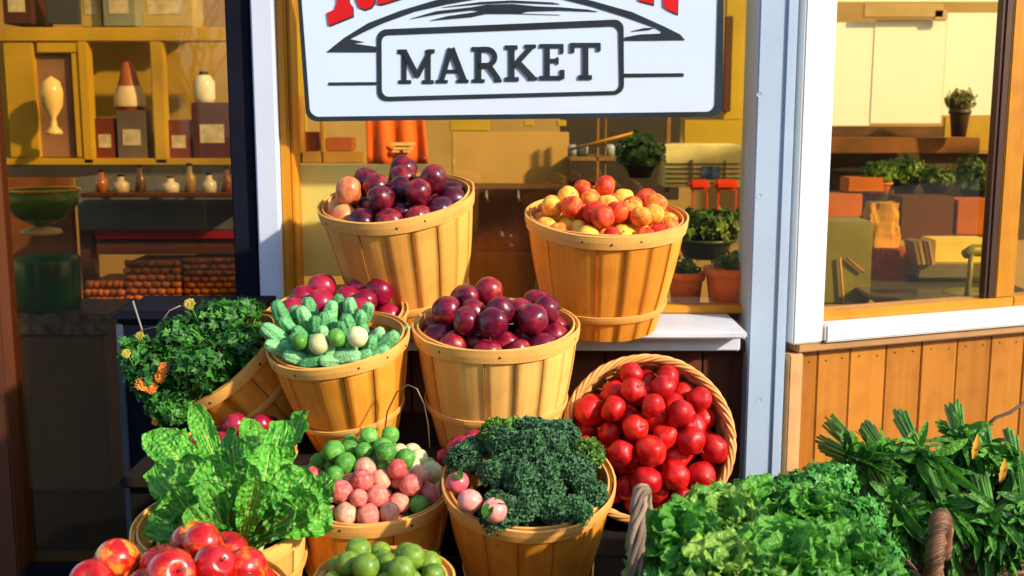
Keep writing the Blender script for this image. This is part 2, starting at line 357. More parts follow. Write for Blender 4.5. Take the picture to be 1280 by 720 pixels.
# window of the right wing
win = empty('shop_window', (0, 0, 0), 'bright right hand window with white surround and golden wood frame', 'window', M=RWM)
m = MB(); m.box(.0, s_trim, -.035, .06, z_sill0, TOP, bev=.004); m.build('white_jamb', M_white, win)
MB().box(s_trim + .001, S_END, -.045, .06, z_sill0, z_win - .022, bev=.005, uvaxis=0).build('white_sill', M_white, win)
m = MB(); m.box(s_trim + .001, s_wood1, -.012, .05, z_win - .021, z_win + .004, bev=.002, uvaxis=0)
m.box(s_trim + .001, s_trim + .012, -.012, .05, z_win + .005, TOP, bev=.002)
m.box(s_strip1, s_wood1, -.014, .05, z_win + .005, TOP, bev=.003)
m.box(s_wood1 + .001, S_END, -.012, .05, z_win - .021, z_win + .004, bev=.002, uvaxis=0)
m.build('wood_frame', M_goldwood, win)
m = MB(); m.box(s_strip0, s_strip0 + .009, -.006, .012, z_win + .005, TOP, bev=.001); m.box(s_strip0 + .011, s_strip1 - .001, -.01, .012, z_win + .005, TOP, bev=.001)
m.build('metal_strip', mat('dark_bronze', (.09, .045, .035), .3, .15, metal=.5), win)
MB().box(s_trim + .012, s_strip0, .014, .019, z_win + .004, TOP).build('pane', M_glass, win)
MB().box(s_wood1, S_END, .014, .019, z_win + .004, TOP).build('pane', M_glass, win)

# --- centre facade
def vpost(px0, px1, py, Yf, dep, z0=0, z1=TOP, **k):
    x0, x1 = at(px0, py, Yf).x, at(px1, py, Yf).x; return MB().box(x0, x1, Yf, Yf + dep, z0, z1, **k)
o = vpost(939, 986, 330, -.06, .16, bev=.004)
rp = empty('wooden_post', (at(962, 330, -.06).x, 0, 0), 'post right of the sign with pale blue shade in its colour', 'post')
o = o.build('shaft', M_blueshade, rp); o.matrix_world = Matrix()
x0, x1 = at(973, 330, -.062).x, at(985, 330, -.062).x
o = MB().box(x0, x1, -.066, -.0605, .02, TOP - .01, bev=.002).build('batten', M_blueshade, rp); o.matrix_world = Matrix()
for py in (118, 245, 500):
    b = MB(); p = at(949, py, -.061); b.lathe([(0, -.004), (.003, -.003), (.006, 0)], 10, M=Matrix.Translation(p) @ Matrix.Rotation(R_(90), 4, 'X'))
    o = b.build('bolt_head', M_blueshade, rp); o.matrix_world = Matrix()
tag(vpost(319, 347, 200, -.05, .15, bev=.004).centred('painted_post', M_lavshade), 'post left of the sign with pale lavender shade in its colour', 'post')
tag(vpost(288, 318, 200, -.03, .13, bev=.003).centred('navy_post', M_navy), 'dark navy post between glass door and pale post', 'post')
tag(vpost(-60, -14, 200, -.03, .10, bev=.005).centred('brown_post', M_brownpaint), 'reddish brown wooden post at the left edge', 'post')

ZS = at(775, 417, -.22).z                                        # top of the display sill
xl, xr = at(348, 300, -.0).x, at(938, 300, -.0).x
cw = empty('shop_window', ((xl + xr) / 2, 0, 0), 'large centre window behind the sign with deep white sill', 'window')
def add(mb, name, m, par): o = mb.build(name, m, par); o.matrix_world = Matrix(); return o
add(MB().box(xl, xl + .012, -.04, .08, ZS + .001, TOP, bev=.002), 'outer_jamb', M_goldwood, cw)
m = MB(); m.box(xl + .013, xl + .036, -.02, .09, ZS + .001, TOP, bev=.004); m.box(xl + .037, xr, .03, .08, ZS + .001, ZS + .022, bev=.003, uvaxis=0)
m.box(xl + .0365, xl + .044, .0, .09, ZS + .0125, TOP, bev=.002); add(m, 'jamb', M_goldwood, cw)
add(MB().box(xl + .045, xr, .05, .056, ZS + .023, TOP), 'pane', M_glass, cw)
xs_ = at(937, 420, -.22).x
m = MB(); m.box(xl - .01, xs_, -.195, .09, ZS - .018, ZS, bev=.004, uvaxis=0); m.box(xl, xs_ - .004, -.14, .08, ZS - .058, ZS - .019, bev=.003, uvaxis=0)
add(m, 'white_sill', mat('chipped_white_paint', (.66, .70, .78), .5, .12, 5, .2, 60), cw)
# dark board wall under the sill
m = MB(); x = at(330, 400, 0).x; e = at(938, 400, 0).x
while x < e: m.box(x + .001, min(x + .12, e), .0, .03, .02, ZS - .085, bev=.002); x += .122
dw = empty('board_wall', (0, 0, 0), 'dark brown board wall under the centre window sill', 'wall'); add(m, 'boards', M_darkwood, dw)
add(MB().box(at(330, 400, 0).x, e, -.03, .02, ZS - .084, ZS - .059, bev=.003, uvaxis=0), 'rail', M_darkwood, dw)
add(MB().box(at(330, 400, 0).x, e, .031, .09, 0, ZS - .06), 'backing', M_black_wood, dw)

# --- left glass door bay
gb = empty('glass_door', (at(150, 300, 0).x, 0, 0), 'tall glass door left of the navy post', 'door')
x0, x1 = at(-8, 300, .02).x, at(288, 300, .02).x
add(MB().box(x0 + .001, x0 + .022, .0, .06, .02, TOP, bev=.003), 'door_stile', mat('worn_brass_frame', (.12, .05, .02), .4, .3), gb)
add(MB().box(x0 + .023, x1 + .01, .03, .036, .28, TOP), 'pane', M_glassd, gb)
add(MB().box(x0 + .023, x1 + .01, .01, .05, .02, .279, bev=.003), 'kick_panel', M_navy, gb)

# lintel wall above (out of frame)
m = MB(); m.box(-2.4, at(986, 100, 0).x, -.02, .1, TOP, TOP + .08); tag(m.centred('lintel_wall', M_white), 'white wall above the centre windows', 'wall')
m = MB(); m.box(0, S_END, -.03, .07, TOP, TOP + .08, M=RWM); tag(m.centred('lintel_wall', M_white), 'white wall above the right hand window', 'wall')
# back wall of the shop
BY = 2.6
o = MB().box(-3.2, 3.4, BY, BY + .1, 0, 2.2).centred('back_wall', mat('ochre_plaster', (.42, .26, .09), .8, .2, 2)); tag(o, 'ochre back wall inside the shop', 'wall')

# ================================================================== SIGN
YS = -.075; sn = Vector((0, -1, 0))
sg = empty('market_sign', at(640, 148, YS), 'white rounded sign reading MARKET in dark slab letters', 'sign')
M_sign = mat('sign_enamel', (.60, .72, .86), .35, .03, 2, .02, 20); M_ink = mat('sign_ink', (.018, .026, .034), .4, .2); M_red = mat('sign_red', (.62, .006, .008), .35, .1)  # sign white is blued, carrying its sky-lit shade in the base colour
M_blackink = mat('drop_shadow_ink', (.03, .03, .035), .5, .1)
lay = [0]
def sp_(px, py, d=0.): return at(px, py, YS) + sn * d
def rrect(c, r, n=7):
    """rounded quad in photo coords, corners TL TR BR BL"""
    out = []
    for i in range(4):
        P = Vector(c[i]); A = Vector(c[i - 1]); B = Vector(c[(i + 1) % 4]); ua = (A - P).normalized(); ub = (B - P).normalized(); C = P + (ua + ub) * r
        for j in range(n + 1):
            t = j / n * math.pi / 2; out.append(C - ub * r * math.cos(t) - ua * r * math.sin(t))
    return out
def ring(mb, oc, orad, ic, irad, d, t):
    a, b = rrect(oc, orad), rrect(ic, irad); n = len(a)
    for i in range(n):
        j = (i + 1) % n; mb.poly([sp_(*a[i], d), sp_(*b[i], d), sp_(*b[j], d), sp_(*a[j], d)], sn, t)
oc = [(368, -60), (905, -66), (903, 146), (383, 152)]; ic = [(373, -56), (899, -62), (893.5, 139.5), (388, 146)]
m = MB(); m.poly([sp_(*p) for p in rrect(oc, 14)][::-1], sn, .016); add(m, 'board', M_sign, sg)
m = MB(); ring(m, oc, 14, ic, 11, .0022, .004); add(m, 'border', M_ink, sg)
m = MB(); ring(m, [(471, 37), (779.5, 24), (780, 118), (472, 126.5)], 12, [(477, 44), (773, 32.5), (774.5, 113.5), (477.5, 121)], 9, .0022, .004)
m.poly([sp_(411, 103, .002), sp_(411, 106.5, .002), sp_(471, 106, .002), sp_(471, 102.5, .002)], sn, .004)
m.poly([sp_(780, 92, .002), sp_(780, 96.5, .002), sp_(854.5, 95.5, .002), sp_(854.5, 91.5, .002)], sn, .004)
add(m, 'panel_outline', M_ink, sg)
def Z3(x, y): return 480 + x / 4.267, 20 + y / 4.267
m = MB(); cnt = 0
def rect(x0, y0, x1, y1):
    global cnt
    cnt += 1; d = .002 + .00006 * cnt; r = 3
    c = [(x0, y0), (x1, y0), (x1, y1), (x0, y1)]; rr = min(r, (x1 - x0) * .3, (y1 - y0) * .3)
    m.poly([sp_(*Z3(*p), d) for p in rrect(c, rr, 2)][::-1], sn, .003)
def stroke(x0, y0, x1, y1, w_):
    global cnt
    cnt += 1; d = .002 + .00006 * cnt; a = Vector((x0, y0)); b = Vector((x1, y1)); t = (b - a).normalized(); n_ = Vector((-t.y, t.x)) * w_ / 2
    m.poly([sp_(*Z3(*p), d) for p in (a + n_, a - n_, b - n_, b + n_)], sn, .003)
for r_ in [(73, 178, 124, 202), (95, 180, 121, 352), (78, 342, 146, 361), (234, 177, 271, 198), (222, 180, 250, 352), (204, 342, 266, 361),
           (326, 286, 408, 305), (277, 341, 341, 358), (388, 339, 452, 356),
           (487, 168, 520, 345), (470, 337, 538, 355), (468, 165, 520, 188), (588, 336, 629, 352),
           (665, 160, 697, 340), (645, 326, 720, 348), (645, 156, 713, 179), (750, 152, 811, 171), (768, 324, 816, 343),
           (855, 152, 885, 336), (830, 149, 958, 170), (938, 150, 958, 200), (885, 228, 930, 249), (918, 220, 932, 258), (828, 319, 950, 341), (938, 287, 963, 335),
           (992, 143, 1154, 165), (992, 150, 1016, 196), (1134, 145, 1156, 188), (1060, 150, 1090, 328), (1037, 315, 1109, 339)]: rect(*r_)
for s_ in [(106, 184, 178, 322, 30), (250, 184, 178, 322, 26), (356, 172, 308, 345, 27), (360, 172, 426, 345, 34), (556, 262, 612, 340, 30), (790, 162, 694, 268, 27), (712, 246, 794, 333, 33)]: stroke(*s_)
pts = [Vector((512 + 0, 177))] + [Vector((548 + 44 * math.cos(t), 220 - 43 * math.sin(t))) for t in [math.pi / 2 - i * math.pi / 10 for i in range(11)]] + [Vector((512, 263))]
for a, b in zip(pts[:-1], pts[1:]):
    e_ = (b - a).normalized() * 2; stroke(a.x - e_.x, a.y - e_.y, b.x + e_.x, b.y + e_.y, 26)
add(m, 'lettering', M_ink, sg)
def ppoly(mb, pts, d=.0021): mb.poly([sp_(*p, d) for p in pts], sn, .003)
m = MB()
ppoly(m, [(408.5, 65), (430, 47.5), (460, 29), (500, 13.5), (545, 0), (600, -9), (650, -12), (700, -9), (740, 1), (790, 15), (830, 33), (850, 43), (856, 50), (780.5, 50.8), (781, 46.5), (800, 43), (826, 42), (827, 39), (818, 34), (780, 20.5), (740, 8), (700, -2), (650, -5), (600, -2), (560, 5), (520, 14), (480, 28.5), (455, 40), (438, 49), (455, 52.5), (440, 54), (470.5, 58.5), (470.5, 65)][::-1])
ppoly(m, [(513, 23.5), (545, 14), (590, 9), (608, 6), (640, 5), (672, 8), (700, 9), (735, 12), (747, 14.5), (700, 13), (660, 14), (650, 17), (700, 18.5), (640, 17), (608, 17), (590, 21), (538, 25.5), (560, 20), (602, 14), (590, 12.5), (550, 17)][::-1], .0023)
ppoly(m, [(553, 9), (600, 2.5), (640, .5), (690, 3), (700, 5), (640, 3), (600, 5)][::-1], .0025)
ppoly(m, [(789, 39), (805, 35), (818, 34.8), (812, 37)][::-1], .0027)
add(m, 'mountain_emblem', M_ink, sg)
reds = [[(421, -40), (421, 4), (418, 12), (409, 16), (411, 32), (441, 20), (440.5, 8), (436, 2), (434, -40)],
        [(445, -30), (445, 0), (449, 9), (456, 12), (464, 9), (468, 3), (468, -30)],
        [(473, -30), (472, 5.5), (478, 5), (501, -2), (500, -30)],
        [(797, -30), (798, 1), (816, 5.5), (816, -30)], [(828, -40), (829, 8), (834, 12), (846, 17.5), (847, -40)]]
for dd, mm, nm, off in ((.0018, M_blackink, 'letter_shadow', 1.6), (.0032, M_red, 'red_letter', 0)):
    for r_ in reds:
        m = MB(); ppoly(m, [(p[0] + off, p[1] + off) for p in r_], dd); add(m, nm, mm, sg)

# ================================================================== BASKETS
HEAPS = {}
def axis_matrix(rim, lean, tilt):
    """lean: sideways (+ right), tilt: mouth towards the camera"""
    a = Matrix.Rotation(R_(tilt), 4, 'X') @ Matrix.Rotation(R_(lean), 4, 'Y')
    return a
def basket(name, px, py, wpx, Y, h, taper, lean, tilt, label, mi=0, cat='basket', handle=None, n=None, hoop2=.80, group='bushel baskets of produce', depth=None, spin=None, squash=1):
    c = at(px, py, Y); R = (at(px + wpx / 2, py, Y) - c).length; rot = axis_matrix(c, lean, tilt)
    if spin is None: spin = rnd.uniform(0, 6.28)
    M = Matrix.Translation(c) @ rot @ Matrix.Translation((0, 0, -h))
    Rb = R - h * math.tan(R_(taper)); root = empty(name, None, label, cat, group, M=M)
    n = n or max(14, int(2 * math.pi * R / .062)); m = MB(); T = .0032
    def rad(z): return Rb + (R - Rb) * (z / h) - .004 + .006 * math.sin(math.pi * z / h)
    for i in range(n):
        a0, a1 = 2 * math.pi * i / n + spin, 2 * math.pi * (i + 1) / n + spin; gap = rnd.uniform(.0002, .0011) / R
        dr = (.0012 if i % 2 else -.0008) + rnd.uniform(-.0006, .0006); tone = (rnd.random(), rnd.random(), rnd.random())
        a0 += gap; a1 -= gap; K, J = 4, 8; o = len(m.v); top = h - .004 + rnd.uniform(-.004, .002)
        for side in (0, 1):
            for j in range(J + 1):
                z = top * j / J
                for k in range(K + 1):
                    a = a0 + (a1 - a0) * k / K; r = rad(z) + dr - side * T + .0004 * math.sin(math.pi * k / K)
                    m.v.append((r * math.cos(a), r * math.sin(a), z))
        W_ = (K + 1) * (J + 1)
        for side in (0, 1):
            for j in range(J):
                for k in range(K):
                    q = [o + side * W_ + j * (K + 1) + k, o + side * W_ + j * (K + 1) + k + 1, o + side * W_ + (j + 1) * (K + 1) + k + 1, o + side * W_ + (j + 1) * (K + 1) + k]
                    uvq = [(i + kk / K * .9, jj / J) for kk, jj in ((k, j), (k + 1, j), (k + 1, j + 1), (k, j + 1))]
                    uvq = [(u_ * .06, v_ * h) for u_, v_ in uvq]
                    m.face(q if side == 0 else q[::-1], uvq if side == 0 else uvq[::-1], tone)
        for j in range(J):
            for k in (0, K):
                q = [o + j * (K + 1) + k, o + (j + 1) * (K + 1) + k, o + W_ + (j + 1) * (K + 1) + k, o + W_ + j * (K + 1) + k]; m.face(q, None, tone, True)
        for k in range(K):
            q = [o + J * (K + 1) + k, o + J * (K + 1) + k + 1, o + W_ + J * (K + 1) + k + 1, o + W_ + J * (K + 1) + k]; m.face(q, None, tone, True)
    m.build('staves', M_basket[mi], root)
    def hoop(nm, z0, z1, off, th, rr=None):
        hp = MB(); nn = 120; tone = (rnd.uniform(.45, .9), rnd.random(), rnd.random()); o = len(hp.v); ph = rnd.uniform(0, 6.28)
        for k in range(nn):
            a = 2 * math.pi * k / nn; wv = .0014 * math.sin(a * 2 + ph) + .0008 * math.sin(5 * a + ph)
            lap = .003 * max(0, 1 - abs(((a - ph + math.pi) % (2 * math.pi)) - math.pi) * 6)
            for (dz, dr) in ((z0, off), (z0 + .001, off + th), ((z0 + z1) / 2, off + th + .0008), (z1 - .001, off + th), (z1, off)):
                r = rad(min(dz, h)) + dr + lap; hp.v.append((r * math.cos(a), r * math.sin(a), dz + wv))
        for k in range(nn):
            k2 = (k + 1) % nn
            for j in range(5):
                j2 = (j + 1) % 5
                q = (o + k * 5 + j, o + k2 * 5 + j, o + k2 * 5 + j2, o + k * 5 + j2)
                dzs = (0, .001, (z1 - z0) / 2, (z1 - z0), (z1 - z0)); hp.face(q, [(dzs[j], k * .012), (dzs[j], k * .02 + .02), (dzs[j2], k * .02 + .02), (dzs[j2], k * .02)], tone, True)
        hp.build(nm, M_hoop, root)
    hw = R * .16
    hoop('rim_hoop', h - hw, h + .002, .0018, .0035); hoop('inner_hoop', h - hw * .8, h + .001, -.0085, .003)
    if hoop2: hoop('lower_hoop', h * (1 - hoop2), h * (1 - hoop2) + hw * .62, .0018, .003)
    MB().lathe([(0, .006), (rad(.006) - .006, .006), (rad(.001) - .006, .001), (0, .001)], 32).build('base', M_basket[mi], root)
    na = MB()
    for k in range(n):
        if rnd.random() < .45:
            a = 2 * math.pi * (k + .5) / n + spin; r = rad(h - hw / 2) + .0062; p = Vector((r * math.cos(a), r * math.sin(a), h - hw * rnd.uniform(.35, .6)))
            na.lathe([(0, .0012), (.0022, .0008), (.003, 0)], 8, M=Matrix.Translation(p) @ Vector((math.cos(a), math.sin(a), 0)).to_track_quat('Z', 'Y').to_matrix().to_4x4())
    if na.v: na.build('staple_heads', mat('rusty_staple', (.10, .05, .02), .5, .3, metal=.4), root)
    if handle:
        hh, ang, fold = handle; pts = []
        for i in range(25):
            t = math.pi * i / 24; x = (R + .006) * math.cos(t); z = hh * math.sin(t) + .01 * nz(i * .3, px)
            pts.append(Matrix.Rotation(ang, 3, 'Z') @ Vector((x, z * math.sin(fold), h - .02 + z * math.cos(fold))))
        MB().tube(pts, .0022, 6).build('wire_handle', M_wire, root)
    Mr = Matrix.Translation(c) @ rot
    return dict(root=root, M=Mr, R=R - .012, c=c, h=h, taper=math.tan(R_(taper)))
def liner(bk, depth, m=None):
    """the shallow false bottom the produce is heaped on"""
    r = bk['R'] - depth * bk['taper'] - .002; h = bk['h']
    MB().lathe([(0, h - depth), (r, h - depth), (r, h - depth - .004), (0, h - depth - .004)], 32).build('false_bottom', m or M_black_wood, bk['root'])
def pack(R, taper, depth, radii, seed, mound=.9, iters=420, oval=1.0):
    rg = np.random.RandomState(seed); n = len(radii); r = np.array(radii)
    a = rg.rand(n) * 6.283; q = np.sqrt(rg.rand(n)) * (R - r.max()) * .95
    P = np.stack([q * np.cos(a), q * np.sin(a), -depth + r.max() + np.linspace(0, depth + r.max() * 5, n)], 1)
    g = r.min() * .06
    for it in range(iters):
        P[:, 2] -= g * (1 if it < iters * .8 else .3)
        top = P[:, 2] > -r * .3
        P[top, :2] *= .998
        for _ in range(3):
            D = P[:, None] - P[None]; d = np.sqrt((D ** 2).sum(2)) + np.eye(n) * 9 + 1e-9; mn = (r[:, None] + r[None]) * .985
            ov = np.clip(mn - d, 0, None); P += (D / d[..., None] * (ov * .4)[..., None]).sum(1)
            P[:, 2] = np.maximum(P[:, 2], -depth + r)
            Rm = np.where(P[:, 2] < 0, R + P[:, 2] * taper, R - np.clip(P[:, 2] - r * .7, 0, None) * mound) - r * .98
            Rm = np.maximum(Rm, R * .22); qq = np.sqrt((P[:, :2] ** 2).sum(1)) + 1e-9; f = np.minimum(1, Rm / qq); P[:, 0] *= f; P[:, 1] *= f
    return P[P[:, 2] < max(R * .62 / max(mound, .6), r.mean() * 1.9)]
def fruit_mesh(name, m, kind, r=1.0, nu=28, nv=18, seed=0):
    mb = MB(); rg = random.Random(seed); ph = rg.uniform(0, 6); a1 = rg.uniform(.6, 1.4); s2 = rg.uniform(-.04, .04)
    for j in range(nv + 1):
        t = math.pi * j / nv
        for i in range(nu):
            p = 2 * math.pi * i / nu; rr = 1.0; z = math.cos(t); x = math.sin(t)
            if kind == 'plum': rr = 1 - .05 * math.exp(-(min(p, 6.2832 - p) / .22) ** 2) * x ** .5 - .10 * math.exp(-((t) / .28) ** 2) + .09 * a1 * nz(x * math.cos(p) * 1.3 + ph, x * math.sin(p) * 1.3, z)
            elif kind == 'peach': rr = 1 - .07 * math.exp(-(min(p, 6.2832 - p) / .2) ** 2) * x ** .4 - .16 * math.exp(-(t / .3) ** 2) + .09 * a1 * nz(x * math.cos(p) * 1.2 + ph, x * math.sin(p) * 1.2, z)
            elif kind == 'apple': rr = 1 - .34 * math.exp(-(t / .36) ** 2) - .16 * math.exp(-((math.pi - t) / .3) ** 2) + .018 * math.cos(5 * p) * (1 - z) * .5 + .05 * z + .03 * nz(math.cos(p) + ph, math.sin(p), z)
            elif kind == 'tomato': rr = .97 + .018 * math.cos(5 * p + ph) * x - .12 * math.exp(-(t / .3) ** 2) + .12 * a1 * math.exp(-((math.pi - t) / .22) ** 2) + .13 * nz(x * math.cos(p) * 1.4 + ph, x * math.sin(p) * 1.4, z * 1.3)
            elif kind == 'round': rr = 1 + .03 * nz(x * math.cos(p) * 1.5 + ph, x * math.sin(p) * 1.5, z * 1.5) - .06 * math.exp(-(t / .25) ** 2)
            elif kind == 'sprout': rr = 1 + .05 * abs(math.sin(2.5 * p + 2 * z + ph)) * x + .05 * nz(math.cos(p) * 2 + ph, math.sin(p) * 2, z * 2) - .08 * math.exp(-(t / .3) ** 2)
            elif kind == 'radish': rr = 1 - .08 * math.exp(-(t / .3) ** 2) + .55 * math.exp(-((math.pi - t) / .12) ** 2) + .05 * nz(math.cos(p) * 2 + ph, math.sin(p) * 2, z * 2)
            sz = {'peach': .93, 'apple': .93, 'tomato': .92, 'plum': .97}.get(kind, 1) + s2
            mb.v.append((rr * x * math.cos(p) * r, rr * x * math.sin(p) * r, rr * z * r * sz))
    for j in range(nv):
        for i in range(nu):
            i2 = (i + 1) % nu; q = (j * nu + i, (j + 1) * nu + i, (j + 1) * nu + i2, j * nu + i2)
            mb.face(q, [(i / nu, j / nv), (i / nu, (j + 1) / nv), ((i + 1) / nu, (j + 1) / nv), ((i + 1) / nu, j / nv)])
    me = mb.mesh(name, m); bm = bmesh.new(); bm.from_mesh(me); bmesh.ops.remove_doubles(bm, verts=bm.verts, dist=1e-5 * r); bm.to_mesh(me); bm.free(); return me
def part_mesh(mb, name, m): return mb.mesh(name, m)
def where(P, R):
    x, y, z = P; q = math.hypot(x, y) / R
    a = math.degrees(math.atan2(x, -y)) % 360
    d = ('front', 'front right', 'right', 'back right', 'back', 'back left', 'left', 'front left')[int((a + 22.5) // 45) % 8]
    if z > R * .28: return 'at the summit' if q < .3 else 'high on the %s slope' % d
    if q < .3: return 'in the middle'
    return ('near the %s rim' if q > .66 else 'halfway to the %s rim') % d
def place(name, me, M, P, r, label, cat, group, rotz=None, parts=None, upish=0):
    o = bpy.data.objects.new(name, me); COL.objects.link(o)
    e = Matrix.Rotation(rnd.uniform(0, 6.28), 4, 'Z')
    if upish: e = Matrix.Rotation(rnd.uniform(-upish, upish), 4, 'X') @ Matrix.Rotation(rnd.uniform(-upish, upish), 4, 'Y') @ e
    else: e = Matrix.Rotation(rnd.uniform(0, 6.28), 4, 'X') @ Matrix.Rotation(rnd.uniform(0, 6.28), 4, 'Y') @ e
    o.matrix_world = Matrix.Translation(M @ Vector(P)) @ e @ Matrix.Diagonal((r * rnd.uniform(.94, 1.03), r * rnd.uniform(.94, 1.03), r * rnd.uniform(.93, 1.03), 1))
    for nm, pm in (parts if parts is not None else ([('stem', st2)] if name in ('plum', 'peach', 'tomato') and rnd.random() < .4 else [])):
        c = bpy.data.objects.new(nm, pm); COL.objects.link(c); c.parent = o
    return tag(o, label, cat, group)
def heap(bk, name, meshes, n, r, depth, seed, desc, basket_desc, cat, mound=.9, rv=.08, parts=None, upish=0, choose=None):
    rg = random.Random(seed); radii = [r * (1 + rg.uniform(-rv, rv)) for _ in range(n)]
    liner(bk, depth); P = pack(bk['R'], bk['taper'], depth, radii, seed, mound)
    for p, rr in zip(P, radii):
        nm, me, ds, ct = name, rg.choice(meshes), desc, cat
        if choose:
            k = choose(p, bk['M'] @ Vector(p), rg)
            if k: nm, me, ds, ct = k[0], rg.choice(k[1]), k[2], k[3]
        place(nm, me, bk['M'], p, rr, '%s %s of %s' % (ds, where(p, bk['R']), basket_desc), ct, (ct + 'es' if ct[-2:] in ('ch', 'sh') else ct + 's') + ' heaped in ' + basket_desc, parts=parts, upish=upish)
    return P

stemm = mat('brown_stem', (.09, .05, .02), .7)
F_plum = fruit_mat('plum_skin', [(.28, (.026, .002, .014)), (.5, (.085, .003, .018)), (.66, (.24, .008, .014)), (.85, (.42, .05, .015))], .26, 22, coat=.25, objvar=.3, speck=.12, speck_col=(.5, .2, .15), bump=.05)
F_plumr = fruit_mat('red_plum_skin', [(.25, (.045, .002, .018)), (.5, (.15, .003, .022)), (.66, (.32, .012, .018)), (.82, (.5, .08, .03))], .26, 20, coat=.25, objvar=.25, speck=.12, speck_col=(.6, .25, .15), bump=.05)
F_nect = fruit_mat('orange_plum_skin', [(.3, (.45, .03, .02)), (.5, (.65, .14, .05)), (.7, (.75, .35, .10))], .35, 14)
F_peach = fruit_mat('peach_skin', [(.22, (.60, .02, .008)), (.42, (.78, .12, .015)), (.58, (.85, .30, .03)), (.75, (.88, .55, .06))], .5, 24, coat=.03, objvar=.75, sss=.08)
F_tom = fruit_mat('red_fruit_skin', [(.25, (.34, .002, .004)), (.55, (.56, .006, .006)), (.85, (.72, .04, .012))], .38, 20, coat=.05, objvar=.35, bump=.14)
F_tomo = fruit_mat('pale_orange_skin', [(.3, (.70, .05, .012)), (.6, (.85, .22, .05))], .4, 14)
F_apple = fruit_mat('apple_skin', [(.3, (.26, .003, .006)), (.52, (.48, .006, .006)), (.62, (.62, .04, .01)), (.74, (.82, .27, .03))], .2, 14, speck=.12, speck_col=(.85, .35, .1), coat=.4, objvar=.25, nscale=20)
F_green = fruit_mat('green_fruit_skin', [(.25, (.05, .20, .02)), (.6, (.13, .38, .05)), (.9, (.30, .50, .12))], .46, 30, coat=.08, bump=.12)
F_pink = fruit_mat('pink_root_skin', [(.25, (.52, .06, .06)), (.5, (.68, .20, .15)), (.8, (.74, .42, .25))], .48, 34, coat=.05, bump=.14, objvar=.45)
F_cream = fruit_mat('cream_skin', [(.3, (.50, .50, .22)), (.7, (.78, .70, .38))], .4, 18)
F_lime = fruit_mat('lime_skin', [(.3, (.07, .17, .012)), (.7, (.22, .34, .03))], .42, 24, coat=.1, bump=.1)
F_rad = fruit_mat('radish_skin', [(.3, (.62, .02, .06)), (.7, (.78, .12, .14))], .35, 20)
F_radp = fruit_mat('pale_radish_skin', [(.3, (.70, .12, .12)), (.7, (.82, .34, .28))], .35, 20)
F_onion = fruit_mat('red_onion_skin', [(.25, (.14, .002, .02)), (.55, (.32, .006, .035)), (.85, (.48, .03, .07))], .22, 10)
def mk(name, m, kind, k=3): return [fruit_mesh(name, m, kind, seed=i * 11 + 3) for i in range(k)]
me_plum, me_plumr, me_nect = mk('plum', F_plum, 'plum', 4), mk('plum', F_plumr, 'plum', 4), mk('plum', F_nect, 'plum', 2)
me_peach, me_tom, me_tomo = mk('peach', F_peach, 'peach', 4), mk('tomato', F_tom, 'tomato', 6), mk('tomato', F_tomo, 'tomato', 2)
me_apple, me_green, me_pink, me_cream = mk('apple', F_apple, 'apple', 4), mk('sprout', F_green, 'sprout', 4), mk('turnip', F_pink, 'sprout', 3), mk('turnip', F_cream, 'round', 2)
me_lime, me_rad, me_radp, me_onion = mk('lime', F_lime, 'round', 3), mk('radish', F_rad, 'radish', 2), mk('radish', F_radp, 'radish', 2), mk('onion', F_onion, 'round', 3)
st = MB().tube([(0, 0, .55), (.02, 0, .8), (.06, .02, 1.05)], [.035, .04, .06], 6).mesh('stem', stemm)

# display stand: three steps, black stained
Z2, Z3_, Z4 = .765, .60, .583
stand = empty('display_stand', (.0, -.7, 0), 'black stepped wooden stand that carries the bushel baskets', 'stand')
xa, xb, xm = at(196, 560, -.5).x, at(905, 560, -.5).x, at(712, 560, -.5).x
m = MB(); m.box(xa, xm, -.72, -.24, Z2 - .02, Z2, bev=.003, uvaxis=0); m.box(xm + .03, xb, -.695, -.2, Z3_ - .02, Z3_, bev=.003, uvaxis=0); m.box(xa + .02, xb + .05, -1.12, -.70, Z3_ - .02, Z3_, bev=.003, uvaxis=0); m.box(-.72, .25, -1.55, -1.10, Z4 - .02, Z4, bev=.003, uvaxis=0)
add(m, 'shelf', M_black_wood, stand)
def RB(*a): add(MB().box(*a), 'riser', M_black_wood, stand)
RB(xa + .01, xm - .01, -.70, -.68, Z3_, Z2 - .021); RB(xm - .03, xm - .001, -.68, -.25, Z3_, Z2 - .021); RB(-.7, .23, -1.53, -1.51, .0, Z4 - .021)
for x in (xa, xm - .06, xb - .03):
    RB(x, x + .03, -.28, -.25, 0, (Z2 if x < xm else Z3_) - .021); RB(x, x + .03, -1.07, -1.04, 0, Z3_ - .021)


st2 = MB().tube([(0, 0, .82), (.03, 0, 1.0), (.09, .02, 1.22)], [.045, .04, .06], 6).mesh('stem', stemm)
# 1 top left plums (on the sill)
b1 = basket('bushel_basket', 495, 247, 196, -.20, .285, 10.5, -6, 13, 'honey coloured slatted bushel basket of dark plums, top left on the sill', 0, hoop2=.84)
def ch1(p, wpos, rg):
    if p[0] < -.075 and p[1] < .05 and p[2] > -.02: return ('plum', me_nect, 'orange blushed plum', 'plum')
heap(b1, 'plum', me_plum, 34, .0325, .05, 6, 'dark purple plum', 'the top left basket', 'plum', mound=2.6, choose=ch1)
# 2 top right peaches
b2 = basket('bushel_basket', 758, 268, 203, -.205, .262, 11.5, 1, 10, 'orange slatted bushel basket of peaches, top right on the white sill', 1, hoop2=.82)
heap(b2, 'peach', me_peach, 62, .0265, .045, 9, 'yellow red peach', 'the peach basket', 'peach', mound=2.4, upish=1.2)
